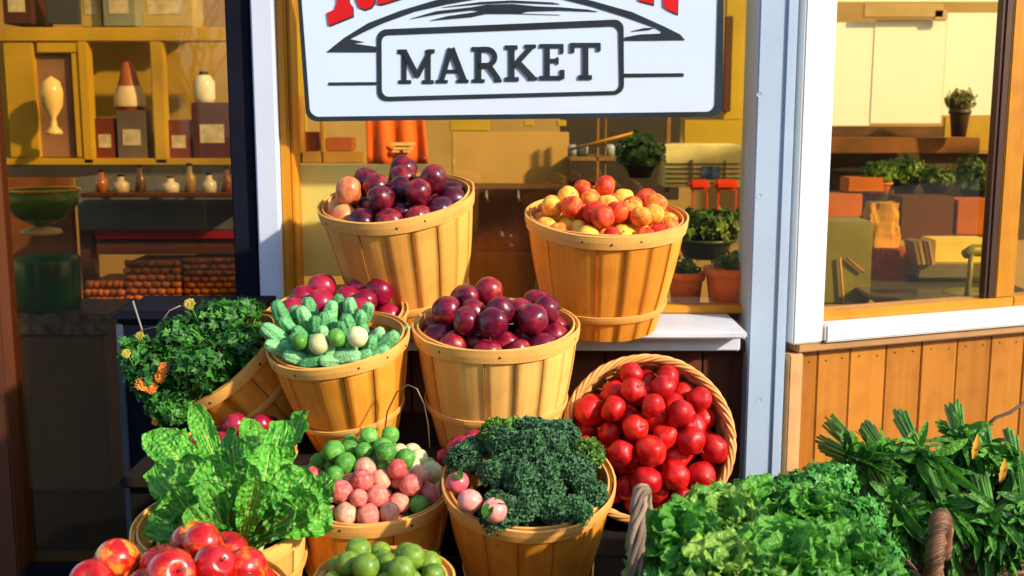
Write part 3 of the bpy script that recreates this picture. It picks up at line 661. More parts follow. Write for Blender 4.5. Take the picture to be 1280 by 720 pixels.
# 3 middle plums
b3 = basket('bushel_basket', 620, 404, 209, -.50, .262, 10, 0, 8, 'pale slatted bushel basket of red plums in the centre of the display', 2, hoop2=.66)
heap(b3, 'plum', me_plumr, 46, .0305, .05, 12, 'red purple plum', 'the centre basket', 'plum', mound=2.2)
# 4 green gherkin basket, red onions behind
b4 = basket('bushel_basket', 423, 424, 178, -.55, .225, 13.5, -6, 12, 'slatted basket of ribbed green cucumbers left of the centre plums', 1, hoop2=.72)
b4b = basket('bushel_basket', 418, 392, 184, -.335, .24, 10, -3, 14, 'slatted basket of red onions behind the ribbed green cucumbers', 1)
heap(b4b, 'onion', me_onion, 34, .030, .05, 21, 'crimson onion', 'the onion basket', 'onion', mound=1.5)
# 7 kale
b7 = basket('bushel_basket', 661, 598, 216, -.90, .225, 11, 0, 17, 'golden slatted bushel basket of curly kale at the front centre', 1, hoop2=.86, handle=(.15, R_(10), R_(80)))
# 8 tomatillos
b8 = basket('bushel_basket', 462, 608, 206, -.80, .19, 12, 0, 8, 'slatted basket of small green and pink roots left of the kale', 1)
m = MB(); m.tube([at(480, 545, -.66), at(484, 515, -.66), at(496, 490, -.665), at(510, 481, -.67), at(521, 486, -.67), at(530, 505, -.67), at(535, 530, -.66), at(537, 560, -.66)], .0015, 6); add(m, 'wire_handle', M_wire, b8['root'])
# 9 lettuce
b9 = basket('bushel_basket', 275, 652, 214, -.93, .158, 8, 0, 8, 'slatted basket of ruffled mustard greens at the lower left', 2, hoop2=.5)
# 6 parsley, leaning left
b6 = basket('bushel_basket', 280, 448, 168, -.44, .16, 9, -33, 22, 'slatted basket of parsley tipped over to the left', 1, hoop2=.6)
# chilli basket tucked behind the mustard greens
b10 = basket('bushel_basket', 300, 545, 140, -.60, .062, 10, -2, 4, 'half hidden shallow basket between parsley and mustard greens', 1)
heap(b10, 'onion', me_onion, 14, .024, .03, 31, 'small crimson onion', 'the half hidden basket', 'onion', mound=1.6)
# front limes, front apples
b11 = basket('bushel_basket', 480, 722, 176, -1.22, .20, 10, 0, 4, 'slatted basket of small green limes at the bottom edge', 2)
heap(b11, 'lime', me_lime, 60, .0185, .045, 41, 'green lime', 'the lime basket', 'lime', mound=1.4)
b12 = basket('bushel_basket', 214, 755, 300, -1.24, .178, 10, 0, 4, 'slatted basket heaped with red apples at the bottom left corner', 0)
heap(b12, 'apple', me_apple, 56, .0325, .045, 52, 'speckled apple', 'the bottom left apple basket', 'apple', mound=1.3, parts=[('stem', st)], upish=1.1)

# 8 contents: greens at the back, pink in front, a few cream
def ch8(p, wpos, rg):
    x, y, z = p
    k = rg.random()
    if y > -.012 and x < .05: return None
    if x > .05 and y > .0: return ('turnip', me_cream, 'cream turnip', 'turnip') if k < .6 else None
    if k < .8: return ('turnip', me_pink, 'pink turnip', 'turnip')
heap(b8, 'sprout', me_green, 150, .0178, .045, 61, 'green sprout', 'the mixed root basket', 'sprout', mound=.95, choose=ch8, rv=.16)

# ------------------------------------------------------------------ wicker
def wicker(name, M, R, h, taper, label, material, rows=15, ribs=34, r=.0042, oval=1.0, rim=True, group='woven wicker baskets', flare=0):
    """M: frame at mouth centre, local z out of the mouth"""
    root = empty(name, None, label, 'basket', group, M=M @ Matrix.Translation((0, 0, -h))); tt = math.tan(R_(taper))
    def rad(z): return (R - (h - z) * tt) * (1 - .16 * max(0, 1 - z / (h * .35)) ** 2)
    m = MB(); N_ = ribs * 4
    for k in range(rows):
        z = .006 + (h - .012) * k / (rows - 1); pts = []
        for i in range(N_):
            a = 2 * math.pi * i / N_; q = rad(z) + .0036 * math.cos(ribs / 2 * a + (k % 2) * math.pi) + .001 * nz(i * .2, k)
            pts.append((q * math.cos(a), q * oval * math.sin(a), z + .002 * nz(i * .05, k * 3.1)))
        m.tube(pts, h / rows * .56, 5, closed=True)
    m.build('woven_wall', material, root)
    m = MB()
    for i in range(ribs):
        a = 2 * math.pi * i / ribs; m.tube([(rad(z) * math.cos(a), rad(z) * oval * math.sin(a), z) for z in (0, h * .2, h * .5, h * .8, h)], .0034, 5)
    m.build('ribs', material, root)
    m = MB()
    for s_ in range(5):
        pts = []; ph = 2 * math.pi * s_ / 5
        for i in range(150):
            a = 2 * math.pi * i / 150; t = 9 * a + ph; rr = .006 + .002 * nz(i * .07, s_); q = R + rr * math.cos(t)
            pts.append((q * math.cos(a), q * oval * math.sin(a), h + .002 + rr * math.sin(t) + .006 * nz(math.cos(a) * 1.5, math.sin(a) * 1.5 + 3)))
        m.tube(pts, .0036, 6, closed=True)
    m.build('braided_rim', material, root)
    pr = [(0, .003), (rad(0.003) * .99, .003)]; q = MB(); q.lathe(pr, 40, M=Matrix.Diagonal((1, oval, 1, 1))); q.build('base', material, root)
    return dict(root=root, M=M, R=R - .008, taper=tt, h=h, c=M.translation.copy())
# tomatoes: basket tipped to face the street
c = at(810, 548, -.50); Rw = (at(914, 548, -.50) - c).length
Mw = Matrix.Translation(c) @ axis_matrix(c, -3, 62)
b5 = wicker('wicker_basket', Mw, Rw, .15, 8, 'round wicker basket of red tomatoes tipped to face the street', M_wicker, rows=13)
rg = random.Random(5)
liner(b5, .075)
rad_ = [.0295 * (1 + rg.uniform(-.12, .12)) for _ in range(62)]
for p, rr in zip(pack(b5['R'], b5['taper'], .07, rad_, 77, mound=1.1), rad_):
    t_ = rg.random() < .025
    place('tomato', rg.choice(me_tomo if t_ else me_tom), Mw, p, rr, ('pale orange tomato ' if t_ else 'red tomato ') + where(p, b5['R']) + ' of the tipped wicker basket', 'tomato', 'tomatoes in the tipped wicker basket')

# right hand dark wicker baskets
def handle_loop(par, P, ang, w_, hgt, material, name='loop_handle', nst=6, r=.006, tw=5, rr0=.014, seed=0):
    m = MB(); rg = random.Random(seed)
    for s_ in range(nst):
        ph = 2 * math.pi * s_ / nst; pts = []
        for i in range(41):
            t = math.pi * i / 40; base = Vector((w_ * math.cos(t), 0, hgt * math.sin(t))); nn = Vector((math.cos(t), 0, math.sin(t)))
            q = tw * t + ph; k = rr0 * (1 + .25 * nz(i * .15, s_ * 7.7 + seed))
            v = base + nn * k * math.cos(q) + Vector((0, 1, 0)) * k * math.sin(q) + Vector((nz(i * .2, s_), nz(s_, i * .2 + 9), 0)) * r * .9
            pts.append(P + Matrix.Rotation(ang, 3, 'Z') @ v)
        m.tube(pts, [r * (1 + .25 * nz(i * .4, s_ * 3)) for i in range(41)], 7)
    return add(m, name, material, par)
c13 = at(985, 716, -1.08); R13 = .195
M13 = Matrix.Translation(c13) @ axis_matrix(c13, 0, 6)
b13 = wicker('wicker_basket', M13, R13, .17, 10, 'dark wicker basket with thick handles holding frilly lettuce', M_darkwicker, rows=12, oval=.85)
handle_loop(b13['root'], at(800, 716, -1.12), R_(75), .05, .13, M_vine, 'twisted_vine_handle', nst=7, r=.0045, tw=3, rr0=.0085, seed=3)
handle_loop(b13['root'], at(1172, 712, -1.06), R_(62), .055, .085, M_darkwicker, 'wrapped_handle', nst=10, r=.0038, tw=10, rr0=.011, seed=5)
liner(b13, .06)
c14 = at(1190, 640, -.62); R14 = .235
M14 = Matrix.Translation(c14) @ axis_matrix(c14, 0, 5)
b14 = wicker('wicker_basket', M14, R14, .18, 8, 'dark wicker basket of long leafy greens at the right edge', M_darkwicker, rows=12, oval=.8)
liner(b14, .07)
handle_loop(b13['root'], Vector((at(942, 600, -.92).x, -.92, c13.z)), R_(8), .03, .09, M_vine, 'vine_handle', nst=5, r=.004, tw=4, rr0=.008, seed=9)
m = MB(); m.tube([at(1225, 540, -.45), at(1245, 522, -.45), at(1262, 516, -.45), at(1300, 490, -.45)], .004, 6); add(m, 'thin_handle', M_vine, b14['root'])
# bench under them
rb = empty('display_bench', (.75, -.9, 0), 'black wooden bench under the two dark wicker baskets', 'bench')
zb1 = c13.z - .17 - .012; zb2 = c14.z - .18 - .025
m = MB(); m.box(xb + .06, 1.25, -1.4, -.88, zb1 - .02, zb1, bev=.003, uvaxis=0); m.box(xb + .06, 1.4, -.86, -.3, zb2 - .02, zb2, bev=.003, uvaxis=0); add(m, 'bench_top', M_black_wood, rb)
for x, y in ((xb + .1, -1.36), (1.2, -1.36), (xb + .1, -.4), (1.3, -.4)): add(MB().box(x, x + .04, y, y + .04, 0, (zb1 if y < -1 else zb2) - .021), 'leg', M_black_wood, rb)
# navy cabinet behind the parsley
x0, x1 = at(150, 450, -.27).x, at(330, 450, -.27).x
cb = empty('navy_cabinet', ((x0 + x1) / 2, -.15, 0), 'dark navy cabinet behind the tipped parsley basket', 'cabinet')
zt = at(200, 388, -.27).z
add(MB().box(x0, x1, -.27, -.06, 0.02, zt - .03, bev=.004), 'carcass', M_navy, cb); add(MB().box(x0 - .012, x1, -.285, -.055, zt - .029, zt, bev=.012), 'top', M_navy, cb)
add(MB().box(x0 - .004, x0 + .012, -.277, -.271, .03, zt - .031, bev=.002), 'edge_strip', mat('dull_blue_steel', (.06, .075, .11), .35), cb)

# ================================================================== GREENS
L_mus = leaf_mat('mustard_leaf', (.014, .20, .010), (.08, .45, .022), (.58, .80, .16), veins=1.5, crinkle=1.0, cscale=120, ribw=.10, vein_amt=.5, slope=3.0, vw=5.0, bd=.006, edge=(.14, .5, .05), transl=.28)
L_let = leaf_mat('lettuce_leaf', (.020, .20, .012), (.11, .44, .03), (.30, .55, .10), veins=9, crinkle=.9, cscale=110, vein_amt=.45, slope=1.4, edge=(.16, .48, .05), transl=.3)
L_letl = leaf_mat('pale_lettuce_leaf', (.07, .26, .02), (.28, .50, .06), (.45, .62, .16), veins=10, crinkle=.9, cscale=110, vein_amt=.35)
L_par = leaf_mat('parsley_leaf', (.014, .09, .008), (.06, .27, .025), (.05, .2, .02), veins=5, crinkle=.4, vein_amt=.2)
L_cil = leaf_mat('coriander_leaf', (.015, .12, .012), (.05, .32, .03), (.12, .35, .05), veins=5, crinkle=.4, vein_amt=.2, edge=(.10, .42, .05))
L_kale = leaf_mat('kale_leaf', (.006, .045, .012), (.035, .19, .045), (.06, .2, .06), veins=6, crinkle=.6, vein_amt=.1, rough=.5, ribw=.01, edge=(.17, .36, .17))
L_kaley = leaf_mat('light_kale_leaf', (.03, .13, .012), (.14, .34, .03), (.2, .4, .08), veins=6, crinkle=.6, vein_amt=.1, ribw=.01, edge=(.35, .55, .08))
L_grn = leaf_mat('long_green_leaf', (.020, .13, .008), (.11, .38, .025), (.16, .38, .06), veins=12, crinkle=.8, cscale=120, vein_amt=.5, slope=1.2, ribw=.07)
L_stem = mat('green_stem', (.10, .28, .04), .4, .3, 20)
L_stemd = mat('dark_green_stem', (.03, .13, .02), .4, .3, 20)
def leaf(mb, M, Ln, W, seed, ruf=.25, fr=5, bend=1.2, cup=.3, nu=10, nv=20, shape='broad', petiole=.18, wav=.03, twist=0.):
    """a leaf along local +y from its foot, upper face +z"""
    rg = random.Random(seed); p1, p2, p3 = rg.uniform(0, 6), rg.uniform(0, 6), rg.uniform(0, 9); o = len(mb.v); tn = (rg.random(),) * 3
    bx = 0; y = 0; z = 0; dv = Ln / nv
    for j in range(nv + 1):
        v = j / nv; th = bend * v ** 1.3
        if j: y += dv * math.cos(th); z -= dv * math.sin(th)
        if v < petiole: wv = W * .10 * (1 + 2 * v)
        else:
            q = (v - petiole) / (1 - petiole)
            if shape == 'broad': wv = W * (.14 + .95 * math.sin(math.pi * min(1, q ** .75 * .93 + .03)) ** .7)
            elif shape == 'mus': wv = W * (.10 + .98 * q ** .95 * 1.25) * math.sqrt(max(0, 1 - (max(0, q - .55) / .45) ** 2))
            elif shape == 'lance': wv = W * (.1 + math.sin(math.pi * min(1, q * .97 + .02)) ** .9)
            else: wv = W * (.16 + q ** .9 * 1.0) * (1 - max(0, q - .82) ** 2 * 18)
            wv = max(wv, W * .02)
        tang = Vector((0, math.cos(th), -math.sin(th))); nor = Vector((0, math.sin(th), math.cos(th)))
        for i in range(nu + 1):
            u = i / nu * 2 - 1; au = abs(u); ph = p1 if u > 0 else p2
            zz = cup * au ** 1.5 * wv + ruf * wv * au ** 2.2 * (math.sin(fr * 6.283 * v + ph) + .5 * math.sin(fr * 2.3 * 6.283 * v + ph * 2)) * min(1, v * 3)
            if shape == 'mus': zz += W * (.05 * math.cos(au * 22) * (1 - v * .6) +   .05 * nz(u * 5 + p3, v * 12, p2) + .028 * nz(u * 11, v * 30, p1))
            zz -= .035 * W * math.exp(-(au / .12) ** 2) * (1 - v)
            zz += wav * W * nz(u * 2 + p3, v * 6, p1) * 3
            yy = ruf * .5 * wv * au ** 2.5 * math.cos(fr * 6.283 * v + ph)
            edge = 1 + .10 * nz(v * 14 + p3, u, 3) * au + (.16 * nz(v * 45 + p3, u * 2, 5) * au ** 3 if shape == 'mus' else 0)
            xx = u * wv * edge * (1 - .25 * cup * au)
            P = Vector((xx, y, z)) + nor * zz + tang * yy
            if twist: P = Matrix.Rotation(twist * v, 3, 'Y') @ P
            mb.v.append(tuple(M @ P))
    for j in range(nv):
        for i in range(nu):
            q = (o + j * (nu + 1) + i, o + j * (nu + 1) + i + 1, o + (j + 1) * (nu + 1) + i + 1, o + (j + 1) * (nu + 1) + i)
            mb.face(q, [((i + a) / nu, (j + b) / nv) for a, b in ((0, 0), (1, 0), (1, 1), (0, 1))], tn)
def dirM(P, d, up=Vector((0, 0, 1)), roll=0):
    y = Vector(d).normalized(); x = y.cross(up)
    if x.length < 1e-4: x = Vector((1, 0, 0))
    x.normalize(); z = x.cross(y)
    m = Matrix((x, y, z)).transposed().to_4x4(); return Matrix.Translation(P) @ m @ Matrix.Rotation(roll, 4, 'Y')

# mustard greens: each leaf a part
c = b9['c']; mg = empty('mustard_greens', c, 'large bunch of ruffled bright green mustard leaves with pale ribs', 'greens')
foot = at(300, 668, -1.03) + Vector((0, 0, -.02))
spec = [  # tip px, py, Y, width, foot shift
    (205, 545, -.85, .055), (250, 520, -.80, .032), (330, 520, -.76, .05), (372, 535, -.78, .055), (300, 548, -.90, .06), (402, 632, -.98, .05), (345, 560, -.95, .06),
    (192, 585, -.95, .05), (200, 640, -1.0, .055), (225, 660, -1.1, .05), (400, 590, -.93, .058), (265, 565, -1.02, .06), (380, 600, -1.06, .06), (215, 610, -1.08, .05),
    (335, 600, -1.10, .05), (300, 600, -1.1, .045), (355, 640, -1.12, .04), (245, 625, -1.14, .045), (285, 540, -.94, .045), (318, 575, -1.0, .045), (232, 565, -.98, .05), (388, 628, -1.08, .045), (350, 525, -.84, .04), (270, 600, -1.12, .04), (322, 620, -1.15, .035)]
rm = random.Random(11)
for i, (px, py, Y, W_) in enumerate(spec):
    tip = at(px + (px - 290) * .06, py + 10 + (i % 3) * 6, Y); f0 = foot + Vector(((px - 300) * .0003, rm.uniform(-.01, .03) + (Y + 1.0) * .35, rm.uniform(-.01, .01)))
    d = tip - f0; Ln = d.length * 1.12
    d2 = (d.normalized() + Vector((0, -.10, .22))).normalized(); upv = (Vector((0, -1, .5)) + Vector((rm.uniform(-.75, .75), 0, rm.uniform(-.3, .3)))).normalized()
    m = MB(); leaf(m, dirM(f0, d2, upv, rm.uniform(-.3, .3)), Ln, W_ * .80, i + 100, ruf=.24, fr=3.8, bend=rm.uniform(.1, .6), cup=rm.uniform(.15, .5), nu=24, nv=64, shape='mus', petiole=.08, wav=.05)
    o = add(m, 'leaf', L_mus, mg)
m = MB()
for i in range(7): m.tube([foot + Vector((rnd.uniform(-.03, .03), rnd.uniform(-.01, .03), -.03)), foot + Vector((rnd.uniform(-.04, .04), .01, .03))], .006, 7)
add(m, 'stalks', mat('pale_stalk', (.4, .6, .2), .4, .1), mg)
liner(b9, .05)

# kale: heads made of tiny curled frills over a short leaf
def frill_dome(mb, C, up, R, n, fs, seed, squash=.8):
    rg = random.Random(seed); q = Vector(up).to_track_quat('Z', 'Y')
    for i in range(n):
        z = rg.uniform(-.35, 1); a = rg.uniform(0, 6.283); r = math.sqrt(max(0, 1 - z * z)); d = Vector((r * math.cos(a), r * math.sin(a), z * squash))
        lump = 1 + .26 * nz(d.x * 2.9 + seed, d.y * 2.6, d.z * 2.6) + rg.uniform(-.07, .05)
        P = Vector(C) + q @ (d * R * lump); nrm = (q @ d + Vector((rg.uniform(-.6, .6), rg.uniform(-.6, .6), rg.uniform(-.6, .6)))).normalized()
        rot = nrm.to_track_quat('Z', 'Y'); s_ = fs * rg.uniform(.6, 1.3); o = len(mb.v); K = 9; ph = rg.uniform(0, 6); wv = rg.choice((2, 3))
        mb.v.append(tuple(P - nrm * s_ * .5))
        for k in range(K):
            t = 6.283 * k / K; mb.v.append(tuple(P + rot @ (Vector((math.cos(t), math.sin(t), .75 * math.sin(wv * t + ph))) * s_ * (.8 + .3 * math.sin(5 * t + ph)))))
        tn = (rg.random(),) * 3
        for k in range(K): mb.face((o, o + 1 + k, o + 1 + (k + 1) % K), [(.5, .1), (k / K, 1), ((k + 1) / K, 1)], tn)
kl = []
rk = random.Random(3)
for k in range(60):
    for _ in range(60):
        a = rk.uniform(0, 6.28); q = math.sqrt(rk.random()) * (b7['R'] - .012)
        x, y = q * math.cos(a), q * math.sin(a)
        if x < -.07 and y < .0: continue
        R = rk.uniform(.025, .036)
        if all(math.hypot(x - u[0], y - u[1]) > (R + u[3]) * .71 for u in kl):
            kl.append((x, y, -.008 + .055 * (1 - (q / b7['R']) ** 2) + (.012 if y > 0 else 0) + rk.uniform(-.006, .006), R)); break
for i, (x, y, z, R) in enumerate(kl):
    C = b7['M'] @ Vector((x, y, z)); lt = (y > .03 and -.07 < x < -.02) or (x > .095 and y > -.02)
    wh = ('yellow green ' if lt else 'dark green ') + 'curly kale head ' + where((x, y, 0), b7['R']) + ' of the kale basket'
    kh = empty('kale_head', C - Vector((0, 0, R * .8)), wh, 'kale', 'curly kale heads')
    out = Vector((x * 3.5, y * 3.5 - .25, 1))
    m = MB(); frill_dome(m, C, out, R * .95, int(420 * (R / .03) ** 2), .0052, i * 7 + 1, squash=.9); add(m, 'curled_leaves', L_kaley if lt else L_kale, kh)
    m = MB(); m.tube([C + Vector((0, 0, -R * 1.6)), C + Vector((0, 0, R * .1))], .006, 6); add(m, 'stalk', L_stem, kh)
liner(b7, .075)
topleaf = MB(); leaf(topleaf, Matrix.Translation((0, 0, .9)), 1.5, .5, 3, nu=6, nv=8, bend=1.0, petiole=.2); leaf(topleaf, Matrix.Translation((0, 0, .9)) @ Matrix.Rotation(2.4, 4, 'Z'), 1.1, .45, 5, nu=6, nv=8, bend=1.1, petiole=.2)
topl = topleaf.mesh('leaf_tuft', L_mus)
for i, (px, py, Y, r, k, lb) in enumerate([(572, 603, -.99, .019, 0, 'bright pink radish with leafy top at the left rim of the kale basket'), (587, 626, -1.02, .020, 1, 'pale pink radish between the kale and the front left rim'), (618, 638, -1.04, .021, 1, 'pale pink radish with green tuft at the front of the kale basket')]):
    place('radish', (me_rad, me_radp)[k][0], Matrix.Translation(at(px, py, Y)), (0, 0, 0), r, lb, 'radish', 'radishes beside the kale', parts=[('leaf_tuft', topl)] if i != 1 else None, upish=.5)
for i, (px, py, Y, r) in enumerate([(576, 562, -.70, .028), (560, 572, -.68, .022), (592, 552, -.66, .024), (604, 545, -.64, .02)]):
    place('onion', me_onion[i % 3], Matrix.Translation(at(px, py, Y)), (0, 0, 0), r, 'red onion piled behind the kale, under the centre plum basket', 'onion', 'red onions behind the kale')

# parsley bunches + marigolds on the tipped basket
def leaflets(mb, C, R3, n, s0, seed, up=Vector((0, 0, 1)), droop=0.):
    rg = random.Random(seed)
    for i in range(n):
        d = Vector((rg.gauss(0, 1), rg.gauss(0, 1), rg.gauss(0, 1))).normalized(); rad = rg.uniform(.55, 1.02) if rg.random() < .8 else rg.uniform(.2, .6)
        lump = 1 + .28 * nz(d.x * 2.2 + seed, d.y * 2.2, d.z * 2.2)
        P = Vector(C) + Vector((d.x * R3[0], d.y * R3[1], d.z * R3[2])) * rad * lump
        nrm = (d + Vector((rg.uniform(-.7, .7), rg.uniform(-.7, .7), rg.uniform(-.3, .9)))).normalized(); rot = nrm.to_track_quat('Z', 'Y').to_matrix() @ Matrix.Rotation(rg.uniform(0, 6.28), 3, 'Z'); s_ = s0 * rg.uniform(.6, 1.35)
        o = len(mb.v); K = 11; cu = rg.uniform(-.5, .4); mb.v.append(tuple(P))
        for k in range(K):
            t = -2.5 + 5.0 * k / (K - 1); q = .72 + .28 * math.cos(3 * 2.0 * t * .95) ; mb.v.append(tuple(P + rot @ (Vector((math.sin(t) * q, .35 + math.cos(t) * q, cu * q * q + .18 * math.sin(4 * t))) * s_)))
        tn = (rg.random(),) * 3
        for k in range(K - 1): mb.face((o, o + 1 + k, o + 2 + k), [(.5, .3), (k / K, 1), ((k + 1) / K, 1)], tn)
def bunch(name, C, R3, n, s0, seed, mt, label, cat, group, foot=None, stems=10, stemmat=None):
    e = empty(name, Vector(C) - Vector((0, 0, R3[2])), label, cat, group); m = MB(); leaflets(m, C, R3, n, s0, seed); add(m, 'foliage', mt, e)
    m = MB(); rg = random.Random(seed); foot = Vector(foot) if foot else Vector(C) - Vector((0, 0, R3[2] * 1.1))
    for i in range(stems):
        t = Vector(C) + Vector((rg.uniform(-.8, .8) * R3[0], rg.uniform(-.8, .8) * R3[1], rg.uniform(-.2, .7) * R3[2])); m.tube([foot, foot.lerp(t, .5) + Vector((0, 0, .006)), t], .0014, 4)
    add(m, 'stems', stemmat or L_stem, e); return e
pb = [(275, 400, -.42, (.065, .06, .045), 'upper dark green parsley bunch nearest the pale post'), (230, 420, -.45, (.06, .06, .045), 'dark parsley bunch at the back left of the tipped basket'),
      (300, 430, -.50, (.05, .055, .05), 'dark parsley bunch against the rim of the tipped basket'), (250, 460, -.54, (.065, .06, .05), 'dark parsley bunch spilling over the front rim'), (195, 470, -.50, (.06, .06, .06), 'parsley bunch around the orange marigolds'),
      (215, 505, -.54, (.05, .045, .04), 'lowest trailing parsley bunch below the marigolds'), (170, 445, -.48, (.035, .04, .045), 'leftmost thin parsley bunch with yellow tips'), (310, 385, -.38, (.035, .03, .02), 'small parsley sprig against the navy post')]
ftp = b6['M'] @ Vector((0, 0, -.05))
for i, (px, py, Y, R3, lb) in enumerate(pb): bunch('parsley_bunch', at(px, py, Y), R3, int(720 * (R3[0] * R3[2]) / .003), .0105, i + 40, L_par, lb, 'parsley', 'parsley bunches on the tipped basket', foot=ftp)
liner(b6, .05)
F_mari = mat('marigold_petal', (.85, .22, .01), .6, .25, 60); F_mary = mat('yellow_petal', (.40, .33, .03), .6, .25, 60)
def flower(px, py, Y, r, mt, lb):
    C = at(px, py, Y); e = empty('marigold', C, lb, 'flower', 'small flowers in the parsley'); m = MB(); rg = random.Random(px)
    face = Vector((rg.uniform(-.3, .3), -1, .5)).normalized().to_track_quat('Z', 'Y')
    for k in range(26):
        a = k * 2.4; q = r * math.sqrt((k + 1) / 26); d = Vector((math.cos(a), math.sin(a), .0)); P = C + face @ (d * q * .7 + Vector((0, 0, .004 - q * .25))); t = face @ (d + Vector((0, 0, .8 - q / r))).normalized(); s_ = face @ Vector((-math.sin(a), math.cos(a), 0))
        o = len(m.v); h_ = r * .6; m.v += [tuple(P), tuple(P + t * h_ * .6 + s_ * h_ * .5), tuple(P + t * h_ * 1.1), tuple(P + t * h_ * .6 - s_ * h_ * .5)]; m.face((o, o + 1, o + 2, o + 3))
    m.lathe([(0, r * .55), (r * .35, r * .5), (r * .6, r * .2), (r * .62, 0)], 10, M=Matrix.Translation(C) @ face.to_matrix().to_4x4())
    add(m, 'petals', mt, e); add(MB().tube([C - Vector((0, -.004, .002)), C + Vector((.004, .025, -.03)), C + Vector((.006, .04, -.05))], .0013, 5), 'stem', L_stem, e)
for px, py, r, mt, lb in ((178, 480, .012, F_mari, 'left blossom of the orange marigold pair'), (189, 484, .012, F_mari, 'orange marigold below left of the single bloom'), (201, 470, .012, F_mari, 'orange marigold in the middle of the parsley edge'), (205, 460, .011, F_mari, 'topmost orange marigold in the parsley'), (195, 527, .007, F_mari, 'small orange marigold at the bottom of the trailing parsley'), (158, 442, .008, F_mary, 'yellow blossom at the far left of the parsley'), (237, 380, .010, F_mary, 'yellow green flower head on top of the parsley'), (175, 420, .008, F_mary, 'dull yellow bud above the marigolds')):
    flower(px, py, -.555 if py > 430 else -.50, r, mt, lb)
m = MB(); m.tube([at(166, 376, -.4), at(172, 395, -.4), at(178, 414, -.42)], .0022, 5); m.tube([at(180, 412, -.42), at(198, 408, -.42), at(212, 388, -.42), at(226, 382, -.42)], .0012, 5)
tag(m.centred('garden_twine', mat('pale_twine', (.30, .26, .2), .7)), 'pale loop of twine above the parsley', 'twine')

# ribbed cucumbers
F_cuc = fruit_mat('cucumber_skin', [(.25, (.05, .24, .07)), (.55, (.14, .43, .16)), (.85, (.32, .60, .28))], .5, 60, objvar=.5, bump=.3, coat=.03, streak=.7)
def cuc_mesh(seed):
    mb = MB(); rg = random.Random(seed); nu, nv = 20, 18; ph = rg.uniform(0, 6); bend = rg.uniform(-.25, .25)
    for j in range(nv + 1):
        t = math.pi * j / nv
        for i in range(nu):
            p = 6.2832 * i / nu; rr = math.sin(t) ** .55 if 0 < j < nv else 0; q = rr * (1 + .16 * math.cos(6 * p) + .07 * nz(math.cos(p) * 5, math.sin(p) * 5, t * 9 + ph) + .14 * nz(math.cos(p) * 2 + ph, math.sin(p) * 2, t * 3)); z = math.cos(t) * 2.3
            mb.v.append((q * math.cos(p) + bend * (z * z) * .25, q * math.sin(p), z))
    for j in range(nv):
        for i in range(nu): i2 = (i + 1) % nu; mb.face((j * nu + i, (j + 1) * nu + i, (j + 1) * nu + i2, j * nu + i2))
    me = mb.mesh('cucumber', F_cuc); bm = bmesh.new(); bm.from_mesh(me); bmesh.ops.remove_doubles(bm, verts=bm.verts, dist=1e-5); bm.to_mesh(me); bm.free(); return me
cm = [cuc_mesh(i) for i in range(4)]
cu = [(352, 395, -20, -.56), (362, 410, -28, -.58), (378, 422, -30, -.60), (345, 420, -50, -.60), (348, 436, -62, -.62), (366, 440, -50, -.63), (382, 402, -8, -.54), (394, 412, 2, -.57), (404, 408, 10, -.56), (412, 396, 14, -.54), (421, 384, 12, -.52), (403, 424, 4, -.60),
      (440, 392, -12, -.54), (450, 404, 12, -.56), (458, 392, 20, -.55), (436, 412, -6, -.58), (428, 418, 0, -.59), (470, 424, 25, -.59), (388, 392, -6, -.5), (372, 448, -70, -.64), (392, 452, 80, -.65), (430, 447, 80, -.65), (448, 448, 70, -.645), (470, 444, 60, -.63), (482, 430, 50, -.61), (418, 452, -85, -.652), (392, 436, -10, -.63), (412, 440, 8, -.635), (438, 436, -6, -.63), (462, 436, 14, -.62), (378, 434, -30, -.62), (426, 436, 2, -.625), (454, 420, 6, -.58), (414, 408, -4, -.55), (440, 404, 4, -.53), (372, 398, -14, -.52)]
for i, (px, py, an, Y) in enumerate(cu):
    o = bpy.data.objects.new('cucumber', cm[i % 4]); COL.objects.link(o); s_ = .0115 * (1.1 if i % 3 else 1.3)
    o.matrix_world = Matrix.Translation(at(px, py, Y)) @ Matrix.Rotation(R_(an), 4, 'Y') @ Matrix.Rotation(R_(rnd.uniform(0, 30)), 4, 'X') @ Matrix.Rotation(rnd.uniform(0, 6), 4, 'Z') @ Matrix.Diagonal((s_, s_, s_, 1))
    tag(o, 'ribbed green cucumber ' + ('standing at the back' if py < 405 else 'standing in the middle' if py < 430 else 'lying at the front rim') + ' in the cucumber basket', 'cucumber', 'ribbed green cucumbers')
for i, (px, py, r, k, lb) in enumerate([(398, 430, .020, 1, 'yellowish egg shaped squash at the front of the cucumbers'), (375, 427, .016, 0, 'small pale green squash left of the yellowish one'), (421, 422, .018, 0, 'pale green squash in the middle of the cucumbers'), (447, 421, .020, 1, 'round cream gold squash right of centre among cucumbers')]):
    place('squash', me_cream[k] if k else me_green[0], Matrix.Translation(at(px, py, -.655)), (0, 0, 0), r, lb, 'squash', 'small pale squashes among the cucumbers')
liner(b4, .055)
o = bpy.data.objects.new('cucumber', cm[1]); COL.objects.link(o); o.matrix_world = Matrix.Translation(at(502, 428, -.52)) @ Matrix.Rotation(R_(20), 4, 'Y') @ Matrix.Diagonal((.012, .012, .016, 1)); tag(o, 'dark green cucumber hanging between the two central baskets', 'cucumber')

